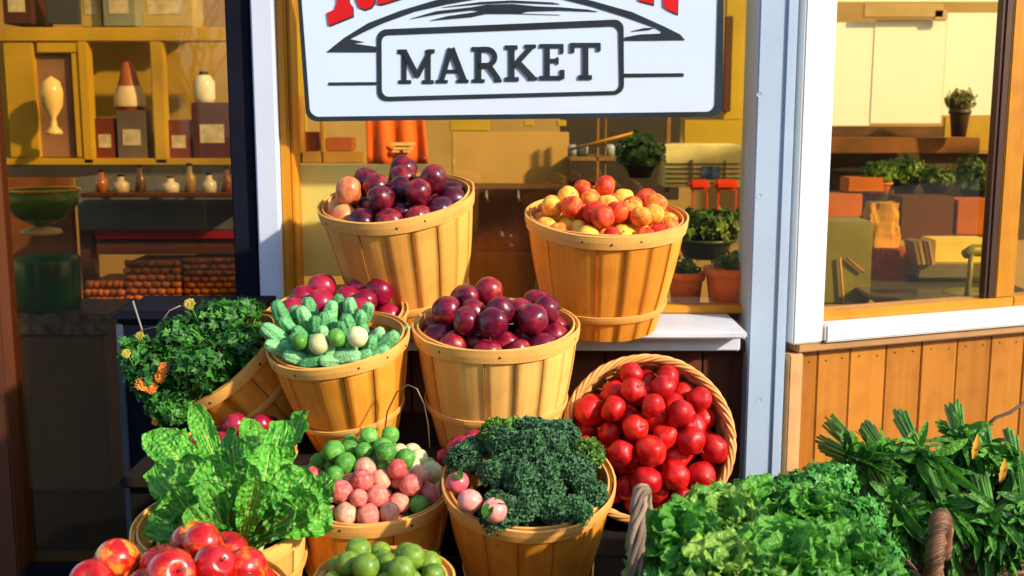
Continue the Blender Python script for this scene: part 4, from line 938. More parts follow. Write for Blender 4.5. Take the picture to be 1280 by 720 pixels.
# frilly lettuce heads
def lettuce(name, C, R, mt, label, group, seed, n=26, up=(0, -.3, 1)):
    e = empty(name, Vector(C) - Vector((0, 0, R * .5)), label, 'lettuce', group); rg = random.Random(seed); q = Vector(up).to_track_quat('Z', 'Y').to_matrix(); m = MB()
    for i in range(n):
        a = i * 2.39996; t = i / n; el = R_(78 - 75 * t ** .8); d = Vector((math.cos(a) * math.cos(el), math.sin(a) * math.cos(el), math.sin(el)))
        upv = Vector((-math.cos(a) * math.sin(el), -math.sin(a) * math.sin(el), math.cos(el))); Ln = R * (.95 + .35 * t) * rg.uniform(.85, 1.15)
        leaf(m, dirM(Vector(C) - q @ Vector((0, 0, R * .35)), q @ d, q @ upv, rg.uniform(-.3, .3)), Ln, R * rg.uniform(.34, .46), seed * 50 + i, ruf=.34, fr=5.5, bend=.2 + .9 * t, cup=.35, nu=12, nv=22, shape='fan', petiole=.08, wav=.08)
    add(m, 'leaves', mt, e); return e
lt = [(905, 655, -1.05, .085, 1, 'bright yellow green frilly lettuce head in the centre of the dark wicker basket'), (960, 640, -.98, .075, 0, 'green lettuce head at the back centre of the dark wicker basket'), (850, 675, -1.14, .075, 0, 'green lettuce head beside the twisted vine handle'),
      (985, 705, -1.20, .085, 0, 'green lettuce head at the front centre, cut by the frame'), (915, 712, -1.24, .07, 1, 'pale lettuce head at the front edge of the lettuce heap'), (875, 715, -1.22, .06, 0, 'small dark lettuce head at the front left'), (1060, 700, -1.15, .075, 0, 'green lettuce head left of the wrapped handle'), (1015, 640, -1.0, .06, 0, 'small green lettuce head under the coriander')]
for i, (px, py, Y, R, k, lb) in enumerate(lt): lettuce('lettuce_head', at(px, py, Y), R, (L_let, L_letl)[k], lb, 'frilly lettuce heads', i + 3)
for i, (px, py, Y, R3, lb) in enumerate([(1005, 620, -.92, (.07, .05, .04), 'bright coriander bunch behind the lettuce heap'), (1065, 655, -.98, (.06, .05, .045), 'coriander bunch beside the wrapped handle'), (1085, 700, -1.08, (.055, .05, .05), 'lower coriander bunch beside the wrapped handle'), (940, 622, -.90, (.05, .04, .03), 'coriander bunch near the blue post'), (1035, 600, -.86, (.05, .04, .03), 'coriander bunch nearest the long greens')]):
    bunch('coriander_bunch', at(px, py, Y), R3, int(700 * R3[0] * R3[2] / .0025), .012, i + 80, L_cil, lb, 'coriander', 'coriander bunches', stems=8)

# long leafy greens
def greens(name, A, B, label, seed, n=18, mt=None, spread=.045):
    """A: leafy end, B: cut stem end pointing up"""
    A, B = Vector(A), Vector(B); e = empty(name, A, label, 'greens', 'bunches of long leafy greens'); rg = random.Random(seed); d = (A - B); L0 = d.length; d.normalize()
    sx = d.cross(Vector((0, 1, 0))).normalized(); sy = d.cross(sx); m = MB(); s = MB()
    tie = B + d * L0 * .35
    for i in range(n):
        a = rg.uniform(0, 6.28); r0 = rg.uniform(.002, .011); off = sx * math.cos(a) * r0 + sy * math.sin(a) * r0
        p0 = B + off * 1.5 + d * rg.uniform(-.014, .012); p1 = tie + off; dd = (d + (sx * math.cos(a) + sy * math.sin(a)) * rg.uniform(.05, .42)).normalized()
        p2 = p1 + dd * L0 * .3; s.tube([p0, p1, p2], [.0028, .0024, .0016], 6)
        upv = (Vector((0, -.6, .8)) + sx * rg.uniform(-.7, .7)).normalized()
        leaf(m, dirM(p1 + dd * L0 * .08, dd, upv, rg.uniform(-.9, .9)), L0 * rg.uniform(.38, .68), rg.uniform(.006, .0115), seed * 90 + i, ruf=.16, fr=2.5, bend=rg.uniform(-.2, .9), cup=.45, nu=6, nv=14, shape='lance', petiole=.1, wav=.08)
        for kk in range(1 + i % 2): leaf(m, dirM(p0 + d * L0 * rg.uniform(.32, .7), (d * rg.uniform(-.5, .9) + sx * rg.uniform(-1, 1) + Vector((0, -.45, .2))).normalized(), upv, rg.uniform(-.9, .9)), L0 * rg.uniform(.2, .34), rg.uniform(.007, .012), seed * 97 + i * 2 + kk, ruf=.16, fr=2.5, bend=.7, cup=.4, nu=6, nv=10, shape='lance', petiole=.1)
    add(m, 'leaves', mt or L_grn, e); add(s, 'stems', L_stem, e)
gr = [(1150, 640, -.70, 1040, 530, -.52, 'greens bunch whose stems point furthest left'), (1160, 650, -.74, 1082, 535, -.50, 'second greens bunch from the left, stems up'), (1185, 640, -.76, 1125, 518, -.52, 'thick greens bunch with fanned stem ends, third from left'),
      (1210, 600, -.66, 1192, 510, -.50, 'tallest upright greens bunch with thick pale stems'), (1250, 610, -.70, 1228, 540, -.55, 'greens bunch right of the tallest stems'), (1285, 640, -.75, 1262, 545, -.55, 'greens bunch cut by the right edge of the frame'),
      (1130, 600, -.72, 1028, 556, -.60, 'low greens bunch lying towards the blue post'), (1210, 700, -.90, 1160, 590, -.70, 'drooping dark greens bunch behind the wrapped handle'), (1255, 710, -.92, 1225, 600, -.72, 'dark greens bunch hanging at the lower right'), (1290, 700, -.9, 1275, 600, -.72, 'greens bunch in the lower right corner'), (1150, 690, -.85, 1095, 590, -.70, 'shaded greens bunch between coriander and wrapped handle')]
for i, (ax, ay, aY, bx, by, bY, lb) in enumerate(gr): greens('leafy_greens_bunch', at(ax, ay, aY), at(bx, by, bY), lb, i + 5, n=38)
for i, (px, py) in enumerate([(1216, 560), (1250, 590)]):
    m = MB(); leaf(m, dirM(at(px, py + 14, -.72), Vector((.1, -.2, 1)), Vector((0, -1, .2))), .05, .007, i, shape='lance', nu=4, nv=8, bend=.3, petiole=0)
    tag(m.centred('yellow_leaf', mat('yellowed_leaf', (.75, .36, .04), .5)), ('upper' if i == 0 else 'lower') + ' yellowed leaf caught in the long greens', 'leaf')

# ================================================================== SHOP INTERIOR
def thing_box(name, rects, Y, dep, m, label, cat, group=None, bev=.003):
    mb = MB()
    for r_ in rects: pbox(mb, *r_, Y, dep, bev)
    return tag(mb.centred(name, m), label, cat, group)
M_yel = mat('yellow_cabinet_paint', (.56, .36, .025), .4, .2, 3)
M_yel2 = mat('yellow_panel_paint', (.50, .33, .03), .5, .25, 2)
YC = 1.45
cab = empty('yellow_cabinet', at(150, 205, YC), 'large yellow glazed cabinet seen through the glass door', 'cabinet')
m = MB()
for r_ in ((-40, 34, 320, 52), (100, 52, 113, 205), (190, 52, 206, 205), (-40, 198, 320, 207)): pbox(m, *r_, YC, .05, .004)
pbox(m, 8, 53, 45, 197, YC + .005, .03); pbox(m, 45.5, 53, 99.5, 66, YC + .005, .03); pbox(m, 92, 66.5, 99.5, 197, YC + .005, .03)
add(m, 'frame', M_yel, cab); m = MB(); pbox(m, -40, 40, 320, 206, YC + .28, .02); add(m, 'back_panel', M_yel2, cab)
m = MB(); pbox(m, 46, 67, 92, 197, YC + .03, .015); add(m, 'door_panel', mat('mauve_panel', (.30, .16, .10), .4, .2), cab)
m = MB(); pbox(m, -40, 207.5, 320, 222, YC, .35); add(m, 'counter_shelf', mat('slate', (.05, .05, .055), .4), cab)
def lathe_thing(name, px, py, Y, prof, m, label, cat, group=None, n=28, parts=()):
    C = at(px, py, Y); e = empty(name, C, label, cat, group)
    for nm, pr, mm in ((name + '_body', prof, m),) + tuple(parts): add(MB().lathe(pr, n, M=Matrix.Translation(C)), nm, mm, e)
    return e
lathe_thing('glass_lamp', 68, 168, YC - .09, [(0, 0), (.03, 0), (.03, .01), (.012, .03), (.01, .06), (.035, .10), (.04, .15), (.03, .19), (0, .21)], mat('pale_gold_glass', (.85, .62, .25), .2), 'pale gold glass lamp in front of the mauve cabinet door', 'lamp')
thing_box('grey_box', [(146, 138, 183, 200)], YC + .02, .14, mat('grey_card', (.14, .11, .10), .6), 'grey carton on the middle cabinet shelf', 'box')
lathe_thing('wrapped_bottle', 163, 139.5, YC + .09, [(0, 0), (.05, 0), (.055, .05), (.04, .10), (.03, .14), (.022, .18), (0, .2)], mat('rust_paper', (.38, .10, .03), .5, .3), 'rust coloured wrapped bottle on the grey carton', 'bottle', parts=(('label', [(.0565, .02), (.0575, .05), (.0445, .095)], mat('paper_label', (.72, .6, .4), .6)),))
thing_box('dark_box', [(240, 128, 290, 200)], YC + .02, .14, mat('oxblood_card', (.09, .018, .012), .5), 'dark oxblood box on the right cabinet shelf', 'box')
thing_box('red_brown_box', [(118, 148, 144, 200)], YC + .03, .12, mat('maroon_card', (.18, .03, .012), .5), 'maroon box left of the grey carton', 'box')
thing_box('red_brown_box', [(209, 150, 238, 200)], YC + .03, .12, mat('maroon_card', (.18, .03, .012), .5), 'maroon box beside the dark oxblood box', 'box')
lathe_thing('glass_jar', 256, 129.5, YC + .09, [(0, 0), (.035, 0), (.04, .02), (.04, .08), (.025, .105), (0, .11)], mat('milky_glass', (.75, .74, .68), .15), 'milky glass jar with dark knob on the right box', 'jar', parts=(('lid', [(0, .12), (.012, .12), (.02, .108), (0, .105)], M_black_wood),))
thing_box('menu_board', [(57, -20, 98, 30)], YC + .02, .02, mat('slate_blue_board', (.06, .07, .08), .5), 'slate menu board standing on the yellow cabinet', 'board')
thing_box('grey_carton', [(128, -20, 168, 33)], YC + .02, .2, mat('sage_card', (.25, .27, .22), .6), 'sage grey carton on top of the yellow cabinet', 'box')
thing_box('dark_carton', [(3, -20, 38, 30)], YC + .02, .2, mat('maroon_card2', (.07, .02, .01), .6), 'dark maroon carton on top of the cabinet, left end', 'box')
thing_box('pale_carton', [(100, -20, 126, 34)], YC + .06, .15, mat('khaki_card', (.5, .4, .15), .6), 'khaki carton between the menu board and the sage carton', 'box')
thing_box('grey_carton', [(169.5, -20, 240, 34)], YC + .12, .15, mat('khaki_card', (.5, .4, .15), .6), 'wide khaki carton on the right of the cabinet top', 'box')
# counter with glossy slate front, red shelf edge
cn = empty('shop_counter', at(200, 290, 1.1), 'slate fronted counter with a red lower edge inside the door', 'counter')
m = MB(); pbox(m, 96, 222, 320, 288, 1.1, .3, .004); add(m, 'slate_front', mat('glossy_slate', (.13, .15, .20), .18, .3, 3), cn)
m = MB(); pbox(m, 118, 289, 320, 299, 1.08, .3, .003); add(m, 'red_edge', mat('crimson_paint', (.26, .008, .012), .4), cn)
m = MB(); pbox(m, 120, 300, 320, 318, 1.1, .3, .003); pbox(m, 100, 240, 117, 390, 1.12, .05); add(m, 'lower_shelf', M_brownpaint, cn)
m = MB(); pbox(m, 165, 205, 167, 288, .9, .01); 
thing_box('brown_partition', [(-20, 222, 94, 420)], 1.2, .03, mat('burnt_umber', (.22, .075, .018), .6, .3), 'burnt umber partition behind the green bowl and bucket', 'partition')
for i, (px, r_, h_, c_) in enumerate(((128, .020, .07, (.35, .10, .02)), (152, .026, .055, (.55, .45, .3)), (176, .018, .085, (.10, .05, .02)), (214, .028, .05, (.6, .55, .45)), (238, .02, .09, (.3, .18, .05)), (262, .024, .06, (.62, .58, .5)), (284, .018, .08, (.16, .05, .02)))):  # bottles added to give glints along the counter
    lathe_thing('glint_bottle', px, 241, 1.0, [(0, 0), (r_, 0), (r_, h_ * .6), (r_ * .45, h_ * .75), (r_ * .4, h_), (0, h_)], mat('glossy_jar_%d' % i, c_, .06, .1, coat=1), ('leftmost', 'second', 'third', 'fourth', 'fifth', 'sixth', 'rightmost')[i] + ' glossy bottle added for glints in front of the slate counter', 'bottle', 'glossy bottles added for glints', parts=(('cap', [(0, h_ * 1.1), (r_ * .45, h_ * 1.1), (r_ * .45, h_)], M_black_wood),))
m = MB(); pbox(m, 100, 241.5, 320, 247, .93, .14, .003); tag(m.centred('bottle_ledge', M_brownpaint), 'narrow brown ledge carrying the glossy bottles', 'shelf')
# woven baskets on the floor shelf
def crate_wicker(px0, py0, px1, py1, Y, label):
    x0, x1, z0, z1 = prect(px0, py0, px1, py1, Y); e = empty('storage_basket', ((x0 + x1) / 2, Y, z0), label, 'basket', 'woven storage baskets on the shelf'); m = MB(); n = 7
    for k in range(n):
        zz = z0 + (z1 - z0) * (k + .5) / n; pts = []
        for i in range(24):
            t = i / 23; pts.append((x0 + (x1 - x0) * t, Y + .006 * math.sin(i * math.pi / 2 + k * math.pi), zz))
        m.tube(pts, (z1 - z0) / n * .5, 5)
    add(m, 'woven_front', mat('orange_rattan', (.50, .15, .03), .5, .4, 30), e); m = MB(); m.box(x0, x1, Y + .012, Y + .22, z0, z1 - .01); add(m, 'body', M_brownpaint, e)
crate_wicker(158, 325, 225, 385, 1.0, 'left orange rattan storage basket behind the parsley'); crate_wicker(230, 322, 296, 375, 1.02, 'right orange rattan storage basket behind the parsley')
crate_wicker(110, 350, 155, 420, 1.0, 'tall rattan basket beside the green bucket')
lathe_thing('green_bowl', 54, 281, .55, [(0, 0), (.03, 0), (.075, .025), (.10, .06), (.108, .10), (.104, .10), (.09, .06), (0, .02)], mat('lime_green_enamel', (.09, .20, .02), .25, .3), 'lime green bowl on a cream stand inside the door', 'bowl', parts=(('rim', [(.108, .1), (.112, .104), (.108, .108), (.103, .104), (.108, .1)], mat('amber_rim', (.7, .35, .05), .3)),))
lathe_thing('cream_stand', 52, 292, .55, [(0, 0), (.06, 0), (.055, .012), (.025, .02), (.022, .028), (0, .028)], mat('cream_enamel', (.62, .5, .3), .4), 'cream pedestal between the green bowl and bucket', 'stand')
lathe_thing('green_bucket', 62, 391, .55, [(0, 0), (.088, 0), (.094, .05), (.097, .16), (.094, .168), (.088, .16), (0, .1)], mat('bottle_green_enamel', (.004, .10, .018), .2, .3), 'bottle green bucket under the bowl', 'bucket')
pl = empty('plinth', at(70, 610, .5), 'dim beige plinth under the green bucket', 'plinth')
m = MB(); pbox(m, 22, 420, 134, 612, .47, .25, .004); add(m, 'plinth_body', mat('beige_panel', (.10, .075, .055), .6), pl)
m = MB(); pbox(m, 20, 392, 136, 419, .46, .27, .004); add(m, 'plinth_top', mat('speckled_stone', (.10, .10, .11), .4, .6, 40), pl)
thing_box('dark_backing_box', [(-60, 395, 345, 760)], .78, .2, mat('dark_olive_brown', (.035, .022, .016), .5), 'dark box added behind the plinth to darken the glass door', 'cupboard')  # box added to keep the area behind the plinth dark
def patch(thing, rects, Y, m_):
    mb = MB()
    for r_ in rects: pbox(mb, *r_, Y - .0025, .003, 0)
    add(mb, 'paper_label', m_, thing)
P1, P2, P3 = mat('cream_paper', (.62, .55, .38), .6, .2, 30), mat('dark_print', (.05, .03, .02), .6), mat('green_paper', (.08, .2, .06), .6, .2, 30)
for o in list(SC.objects):
    if o.parent is None and o.name.split('.')[0] in ('grey_box', 'dark_box', 'red_brown_box', 'grey_carton', 'dark_carton', 'pale_carton'):
        mb = MB(); bb = [Vector(c_) for c_ in o.bound_box]; x0, x1 = min(c_.x for c_ in bb), max(c_.x for c_ in bb); z1 = max(c_.z for c_ in bb); y0 = min(c_.y for c_ in bb); cx = (x0 + x1) / 2; w_ = (x1 - x0)
        mb.box(cx - w_ * .3, cx + w_ * .3, y0 - .002, y0 - .0004, z1 * .3, z1 * .62)
        mb.build('paper_label', P1, o)
# centre window
ap = empty('hanging_apron', at(497, 206, .9), 'bright orange apron with cream print hanging below the sign', 'apron')
m = MB(); A = [(457, 120), (537, 120), (534, 205), (456, 205)]; o0 = len(m.v)
for j in range(9):
    for i in range(17):
        u, v = i / 16, j / 8; px = (456 + 3 * v) * (1 - u) + (528 + 8 * v) * u; p = at(px, 205 - 90 * (1 - v), .9); p.y += .012 * math.sin(u * 17) * (.4 + .6 * v); m.v.append(tuple(p))
for j in range(8):
    for i in range(16): m.face((j * 17 + i, j * 17 + i + 1, (j + 1) * 17 + i + 1, (j + 1) * 17 + i))
o = add(m, 'cloth', mat('orange_cloth', (.90, .14, .008), .7, .12, 8), ap); sm = o.modifiers.new('thick', 'SOLIDIFY'); sm.thickness = .003
m = MB()
for (x_, y_, w_, h_) in ((489, 178, 30, 4), (492, 184, 24, 3), (490, 188, 9, 2.5), (504, 188, 9, 2.5)): pbox(m, x_, y_, x_ + w_, y_ + h_, .878, .004, 0)
add(m, 'printed_mark', mat('cream_print', (.85, .6, .25), .6), ap)
thing_box('white_board', [(372, 206, 552, 345)], .085, .012, mat('white_board', (.74, .88, 1.0), .5, .05), 'large white board leaning behind the top left basket', 'board')
thing_box('wooden_cupboard', [(362, 120, 378, 204), (400, 120, 404, 204), (372, 190, 455, 204)], 1.3, .06, mat('amber_wood', (.42, .2, .04), .4, .3, 6), 'amber wood shelf frame left of the orange apron', 'shelf')
thing_box('storage_box', [(380, 165, 398, 189)], 1.34, .1, mat('rust_card', (.3, .07, .02), .5), 'rust box left of the shelf upright', 'box'); thing_box('storage_box', [(408, 172, 440, 189)], 1.34, .1, mat('rust_card', (.3, .07, .02), .5), 'wide rust box right of the shelf upright', 'box')
thing_box('cardboard_sheet', [(565, 165, 711, 262)], 1.35, .02, mat('tan_cardboard', (.50, .29, .09), .7, .12, 4), 'large tan cardboard sheet behind the gap between baskets', 'cardboard')
tb = thing_box('dark_cupboard', [(545, 236, 712, 410)], 1.0, .3, M_darkwood, 'low dark brown cupboard behind the two top baskets', 'cupboard')
for px in (608, 648):
    m = MB(); m.tube([at(px, 238, .99), at(px, 246, .985), at(px + 2, 252, .98)], .004, 6); tag(m.centred('cupboard_hook', mat('silver_metal', (.7, .6, .5), .3, metal=.7)), ('left' if px < 620 else 'right') + ' silver hook on the dark cupboard', 'hook', 'silver hooks')
thing_box('window_box', [(562, 150, 612, 164), (655, 150, 668, 158), (696, 150, 708, 158)], 1.4, .05, M_yel2, 'narrow yellow shelf pieces just below the sign', 'shelf')
sh = empty('metal_shelf', at(760, 225, 1.2), 'dark metal shelf with jars under the sign, right of the cardboard', 'shelf')
m = MB(); pbox(m, 712, 196, 836, 202, 1.2, .2); pbox(m, 745, 140, 749, 232, 1.2, .02); pbox(m, 755, 140, 758, 232, 1.21, .02); pbox(m, 832, 140, 838, 240, 1.2, .02); add(m, 'frame', mat('bronze_metal', (.25, .13, .05), .4), sh)
m = MB(); pbox(m, 700, 120, 850, 250, 1.5, .02); add(m, 'back', mat('near_black', (.03, .02, .015), .6), sh)
m = MB(); m.tube([at(712, 187, 1.18), at(792, 166, 1.18)], .005, 6); tag(m.centred('wooden_pole', M_goldwood), 'slanting golden pole in front of the metal shelf', 'pole')
for i, (px, w_) in enumerate(((716, 10), (729, 12), (762, 9), (776, 12))):
    lathe_thing('storage_jar', px, 195, 1.26, [(0, 0), (.018, 0), (.02, .03), (.014, .04), (0, .042)], mat('blue_grey_jar', (.3, .34, .42), .25, .3), ('leftmost', 'second', 'third', 'rightmost')[i] + ' blue grey jar on the metal shelf', 'jar', 'jars on the metal shelf')
def potplant(px, py, Y, rp, hp, R3, n, s0, mt, pm, label, seed, name='potted_plant', dz=None, sq=False):
    C = at(px, py, Y); e = empty(name, C, label, 'potted plant', None)
    add(MB().lathe([(0, 0), (rp * .68, 0), (rp * .92, hp * .82), (rp * .93, hp * .83), (rp * 1.04, hp * .83), (rp * 1.06, hp), (rp * .96, hp), (rp * .9, hp * .86), (0, hp * .86)], 28, M=Matrix.Translation(C)), 'pot', pm, e)
    m = MB(); leaflets(m, C + Vector((0, 0, hp + R3[2] * .75)), R3, n, s0, seed); add(m, 'foliage', mt, e)
    m = MB()
    for k in range(6): m.tube([C + Vector((0, 0, hp * .8)), C + Vector((rnd.uniform(-.6, .6) * R3[0], rnd.uniform(-.5, .5) * R3[1], hp + R3[2] * rnd.uniform(.5, 1.2)))], .002, 4)
    add(m, 'stems', L_stemd, e)
M_terra = mat('terracotta', (.78, .20, .03), .55, .2, 12, .1, 80)
L_dim = leaf_mat('house_plant_leaf', (.02, .08, .008), (.10, .22, .03), (.2, .3, .08), veins=5, crinkle=.3, vein_amt=.2)
potplant(908, 398, .12, .060, .135, (.05, .04, .025), 60, .014, L_dim, M_terra, 'large terracotta pot with straggly plant at the window corner', 1)
potplant(856, 398, .15, .048, .125, (.045, .04, .022), 50, .014, L_dim, M_terra, 'terracotta pot half hidden behind the peach basket', 2)
potplant(800, 222, .9, .05, .04, (.08, .07, .06), 220, .02, L_dim, M_black_wood, 'bushy green plant behind the peaches', 3)
potplant(880, 322, .6, .09, .06, (.13, .1, .05), 280, .022, L_dim, mat('dark_green_pot', (.03, .05, .02), .4), 'wide low plant in a dark bowl above the terracotta pots', 4)
nb = empty('crate_of_papers', at(878, 232, 1.1), 'pale crate of printed papers upper right of the peaches', 'crate')
m = MB(); pbox(m, 830, 181, 926, 234, 1.1, .2, .003); add(m, 'crate_body', mat('cream_card', (.78, .66, .32), .6, .15, 8), nb)
m = MB()
for k in range(5): pbox(m, 832, 204 + k * 6, 924, 205.5 + k * 6, 1.095, .004, 0)
pbox(m, 862, 200, 866, 233, 1.094, .004, 0); pbox(m, 905, 200, 907, 233, 1.094, .004, 0); add(m, 'wire_front', mat('wire_grey', (.15, .13, .1), .4), nb)
m = MB(); pbox(m, 878, 208, 900, 222, 1.092, .003, 0); add(m, 'blue_picture', mat('blue_ink', (.1, .2, .5), .5, .6, 40), nb)
for i, (a, b) in enumerate(((862, 888), (894, 924))):
    m = MB(); pbox(m, a, 225, b, 238, .95, .06, .01); pbox(m, a + 3, 238, a + 5, 262, .97, .01, 0); pbox(m, b - 5, 238, b - 3, 262, .97, .01, 0)
    tag(m.centred('red_chair', mat('scarlet_plastic', (.75, .05, .01), .4)), ('left' if i == 0 else 'right') + ' scarlet chair back below the paper crate', 'chair', 'scarlet chairs')
yw = thing_box('yellow_partition', [(906, -10, 945, 150), (855, 150, 945, 181)], 1.7, .03, M_yel, 'yellow partition visible right of the sign', 'partition')
thing_box('brown_upright', [(905, 20, 915, 140), (838, 145, 842, 180)], 1.68, .015, M_brownpaint, 'brown uprights on the yellow partition', 'post')
thing_box('yellow_partition', [(362, -10, 380, 165)], 1.7, .03, M_yel, 'yellow partition visible left of the sign', 'partition')
# right window
YR = 1.9
thing_box('roller_blind', [(1000, 28, 1090, 157)], YR, .01, mat('white_blind', (.93, .92, .88), .6, .01), 'left white roller blind glowing in the right window', 'blind', bev=0)
thing_box('roller_blind', [(1091, 24, 1180, 154)], YR - .003, .01, mat('white_blind', (.93, .92, .88), .6, .01), 'wide white roller blind in the middle of the right window', 'blind', bev=0)
thing_box('white_screen', [(1181, 16, 1300, 144)], YR + .1, .01, mat('white_blind', (.93, .92, .88), .6, .01), 'white screen behind the plant in the right window', 'screen', bev=0)
thing_box('rafter', [(1080, 4, 1180, 22), (1168, 12, 1184, 26)], YR - .04, .012, mat('tan_timber', (.55, .36, .14), .5), 'tan ceiling timber above the white blinds', 'beam')
thing_box('upper_blind', [(1000, -60, 1290, 2)], YR + .13, .01, mat('white_blind', (.93, .92, .88), .6, .01), 'white panel at the very top of the right window', 'panel', bev=0)
bm_ = thing_box('brown_shelf', [(1000, 172, 1225, 192)], 1.5, .12, mat('umber_wood', (.22, .07, .01), .5, .3), 'brown shelf under the white blinds', 'shelf')
thing_box('shelf_rail', [(1000, 158, 1180, 171)], 1.62, .05, mat('umber_wood2', (.12, .045, .012), .5, .3), 'dark rail under the white blinds', 'rail')
thing_box('ochre_panel', [(1180, 146, 1290, 190)], 1.7, .02, mat('ochre_panel', (.55, .32, .03), .5), 'ochre panel right of the brown shelf', 'panel')
potplant(1198, 171, 1.45, .038, .10, (.055, .04, .045), 200, .014, leaf_mat('yellow_plant_leaf', (.10, .12, .01), (.45, .42, .03), (.4, .4, .1)), mat('umber_pot', (.07, .03, .012), .5), 'spiky yellow green plant in a dark pot before the white screen', 6)
thing_box('green_wall_panel', [(1000, 192, 1290, 300)], 1.75, .03, mat('dark_olive_wall', (.075, .045, .008), .7, .3), 'dark olive wall behind the indoor plants', 'wall')
L_bri = leaf_mat('bright_shrub_leaf', (.05, .14, .008), (.20, .36, .03), (.2, .4, .1), veins=5, crinkle=.3, vein_amt=.2)
potplant(1098, 242, 1.2, .045, .04, (.065, .05, .045), 420, .011, L_bri, M_terra, 'bushy light green shrub in terracotta, right window left side', 7)
potplant(1130, 243, 1.25, .045, .04, (.075, .06, .055), 520, .011, L_bri, M_black_wood, 'rounded green shrub in the middle of the right window', 8)
potplant(1168, 246, 1.22, .045, .04, (.07, .05, .04), 380, .011, L_dim, M_black_wood, 'spreading darker shrub right of the rounded one', 9)
potplant(1215, 250, 1.3, .045, .04, (.08, .06, .07), 320, .013, L_dim, M_black_wood, 'tall dim shrub by the bronze strip', 10)
thing_box('planter_box', [(1126, 246, 1192, 298)], 1.05, .14, mat('dark_umber_planter', (.11, .03, .008), .5), 'dark umber planter box under the shrubs', 'planter')
thing_box('planter_box', [(1196, 250, 1245, 294)], 1.05, .14, mat('rust_planter', (.50, .12, .01), .5), 'rust orange planter box right of the dark one', 'planter')
thing_box('terracotta_tray', [(1032, 242, 1078, 272), (1060, 222, 1105, 240)], 1.15, .1, mat('rust_planter2', (.58, .15, .02), .5), 'orange terracotta trays left of the planters', 'tray')
cr = empty('olive_crate', at(1060, 380, .62), 'olive green crate in the lower left of the right window', 'crate')
m = MB(); pbox(m, 1024, 277, 1090, 381, .62, .15, .006); add(m, 'crate_body', mat('olive_paint', (.20, .19, .045), .5, .25, 6), cr)
m = MB(); m.tube([at(1050, 322, .61), at(1054, 378, .61), at(1088, 382, .61)], .004, 6); m.tube([at(1058, 322, .61), at(1080, 340, .61)], .004, 6); add(m, 'wire_rack', M_trimwood, cr)
def bag(px0, py0, px1, py1, Y, m_, label, seed):
    x0, x1, z0, z1 = prect(px0, py0, px1, py1, Y); m = MB(); nu, nv = 48, 24; D_ = (x1 - x0) * .35
    for j in range(nv + 1):
        for i in range(nu):
            t = 6.2832 * i / nu; v = j / nv; sq = (abs(math.cos(t)) ** .5 * (1 if math.cos(t) > 0 else -1), abs(math.sin(t)) ** .5 * (1 if math.sin(t) > 0 else -1)); k = 1 - .14 * v + .20 * nz(math.cos(t) * 2.5 + seed, math.sin(t) * 2.5, v * 3) + .08 * nz(math.cos(t) * 7, math.sin(t) * 7 + seed, v * 9)
            m.v.append(((x0 + x1) / 2 + sq[0] * (x1 - x0) / 2 * k, Y + D_ + sq[1] * D_ * k, z0 + (z1 - z0) * v + .006 * nz(t * 2, seed)))
    for j in range(nv):
        for i in range(nu): i2 = (i + 1) % nu; m.face((j * nu + i, j * nu + i2, (j + 1) * nu + i2, (j + 1) * nu + i), None, (.5,) * 3, True)
    m.face([nv * nu + i for i in range(nu)])
    return tag(m.centred('paper_bag', m_), label, 'bag')
bag(1084, 254, 1128, 316, .85, mat('kraft_paper', (.62, .30, .04), .7, .2), 'crumpled kraft paper bag above the red bag', 2)
bag(1092, 312, 1150, 350, .80, mat('brick_red_cloth', (.34, .05, .012), .7, .2), 'slumped brick red bag beside the olive crate', 4)
thing_box('yellow_box', [(1168, 300, 1240, 332)], .75, .12, mat('butter_card', (.86, .64, .16), .5), 'butter yellow box behind the books', 'box')
thing_box('grey_case', [(1148, 330, 1236, 348)], .70, .16, mat('slate_case', (.14, .13, .12), .35), 'flat grey case under the yellow box', 'case')
gt = empty('glass_table', at(1160, 372, .55), 'grey glass topped table inside the right window', 'table')
x0, x1 = at(1092, 350, .45).x, at(1300, 350, .5).x; zt = at(1160, 352, .70).z
add(MB().box(x0, x1, .42, .95, zt - .02, zt - .005, bev=.003), 'table_top', mat('smoked_glass', (.12, .12, .12), .12), gt)
for x in (x0 + .03, x1 - .06): add(MB().box(x, x + .03, .5, .53, .02, zt - .021), 'leg', M_black_wood, gt)
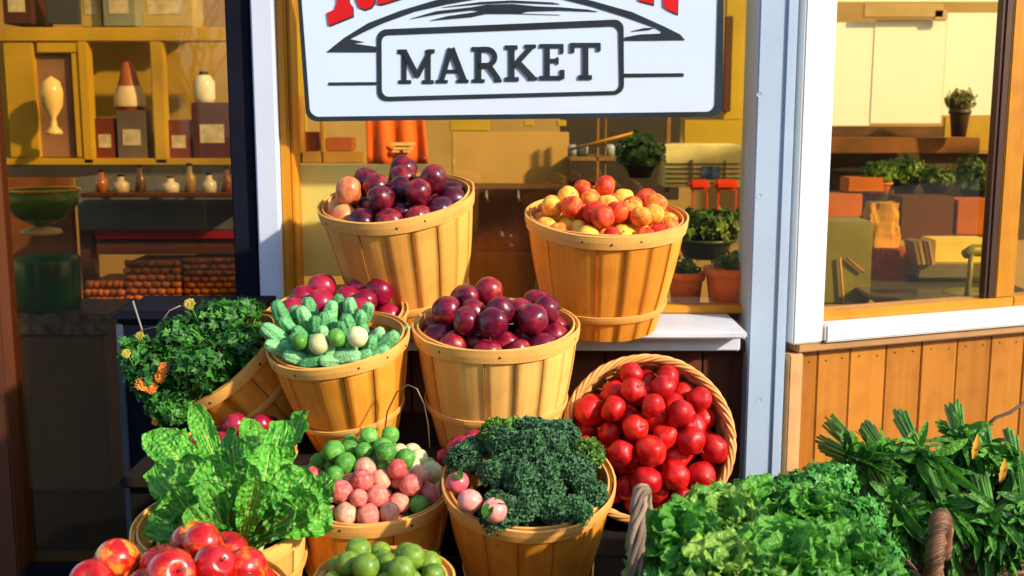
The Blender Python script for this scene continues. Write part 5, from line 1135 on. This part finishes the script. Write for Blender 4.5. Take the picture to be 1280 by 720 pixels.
for i in range(4):
    m = MB(); x = at(1150 + i * 6, 318, .68).x; m.box(-.004, .006, 0, .09, 0, .075, M=Matrix.Translation((x, .68, at(1160, 331, .68).z)) @ Matrix.Rotation(R_(-14), 4, 'Y')); tag(m.centred('book', mat('book_cover_%d' % i, [(.2, .12, .05), (.3, .22, .1), (.12, .05, .02), (.35, .25, .12)][i], .5)), ('leftmost', 'second', 'third', 'rightmost')[i] + ' leaning brown book beside the yellow box', 'book', 'leaning books')
oc_ = empty('olive_chair', at(1222, 372, .4), 'olive green chair back at the right of the glass table', 'chair')
m = MB(); m.tube([at(1206, 318, .4), at(1216, 313, .41), at(1230, 313, .42), at(1250, 314, .42)], [.014, .018, .018, .016], 8); m.tube([at(1214, 318, .4), at(1212, 345, .4), at(1208, 372, .4)], .008, 8); m.tube([at(1236, 318, .42), at(1236, 372, .42)], .006, 8)
add(m, 'chair_back', mat('olive_plastic', (.25, .24, .07), .4), oc_)
add(MB().lathe([(0, 0), (.1, 0), (.11, .012), (.1, .02), (0, .02)], 24, M=Matrix.Translation(at(1225, 374, .5))), 'seat', mat('olive_plastic', (.25, .24, .07), .4), oc_)

# ================================================================== labels: tell the look-alikes of one heap apart by their place
bpy.context.view_layer.update()
by = {}
for o in SC.objects:
    if o.parent is None and 'label' in o: by.setdefault(o['label'], []).append(o)
ORD = ['second', 'third', 'fourth', 'fifth', 'sixth', 'seventh', 'eighth', 'ninth', 'tenth', 'eleventh', 'twelfth', 'thirteenth', 'fourteenth', 'fifteenth', 'sixteenth', 'seventeenth', 'eighteenth', 'nineteenth', 'twentieth']
for lb, os_ in by.items():
    n = len(os_)
    if n < 2 or n > 20: continue
    os_.sort(key=lambda o: o.matrix_world.translation.x / (o.matrix_world.translation.y - CAM.y))
    for i, o in enumerate(os_):
        if n == 2: pre = ('left hand', 'right hand')[i]
        elif i == 0: pre = 'leftmost'
        elif i == n - 1: pre = 'rightmost'
        elif n == 3: pre = 'middle'
        else: pre = None
        if pre: new = pre + ' ' + lb
        else: new = lb + ', ' + ORD[i - 1] + ' from left'
        if len(new.split()) <= 16: o['label'] = new
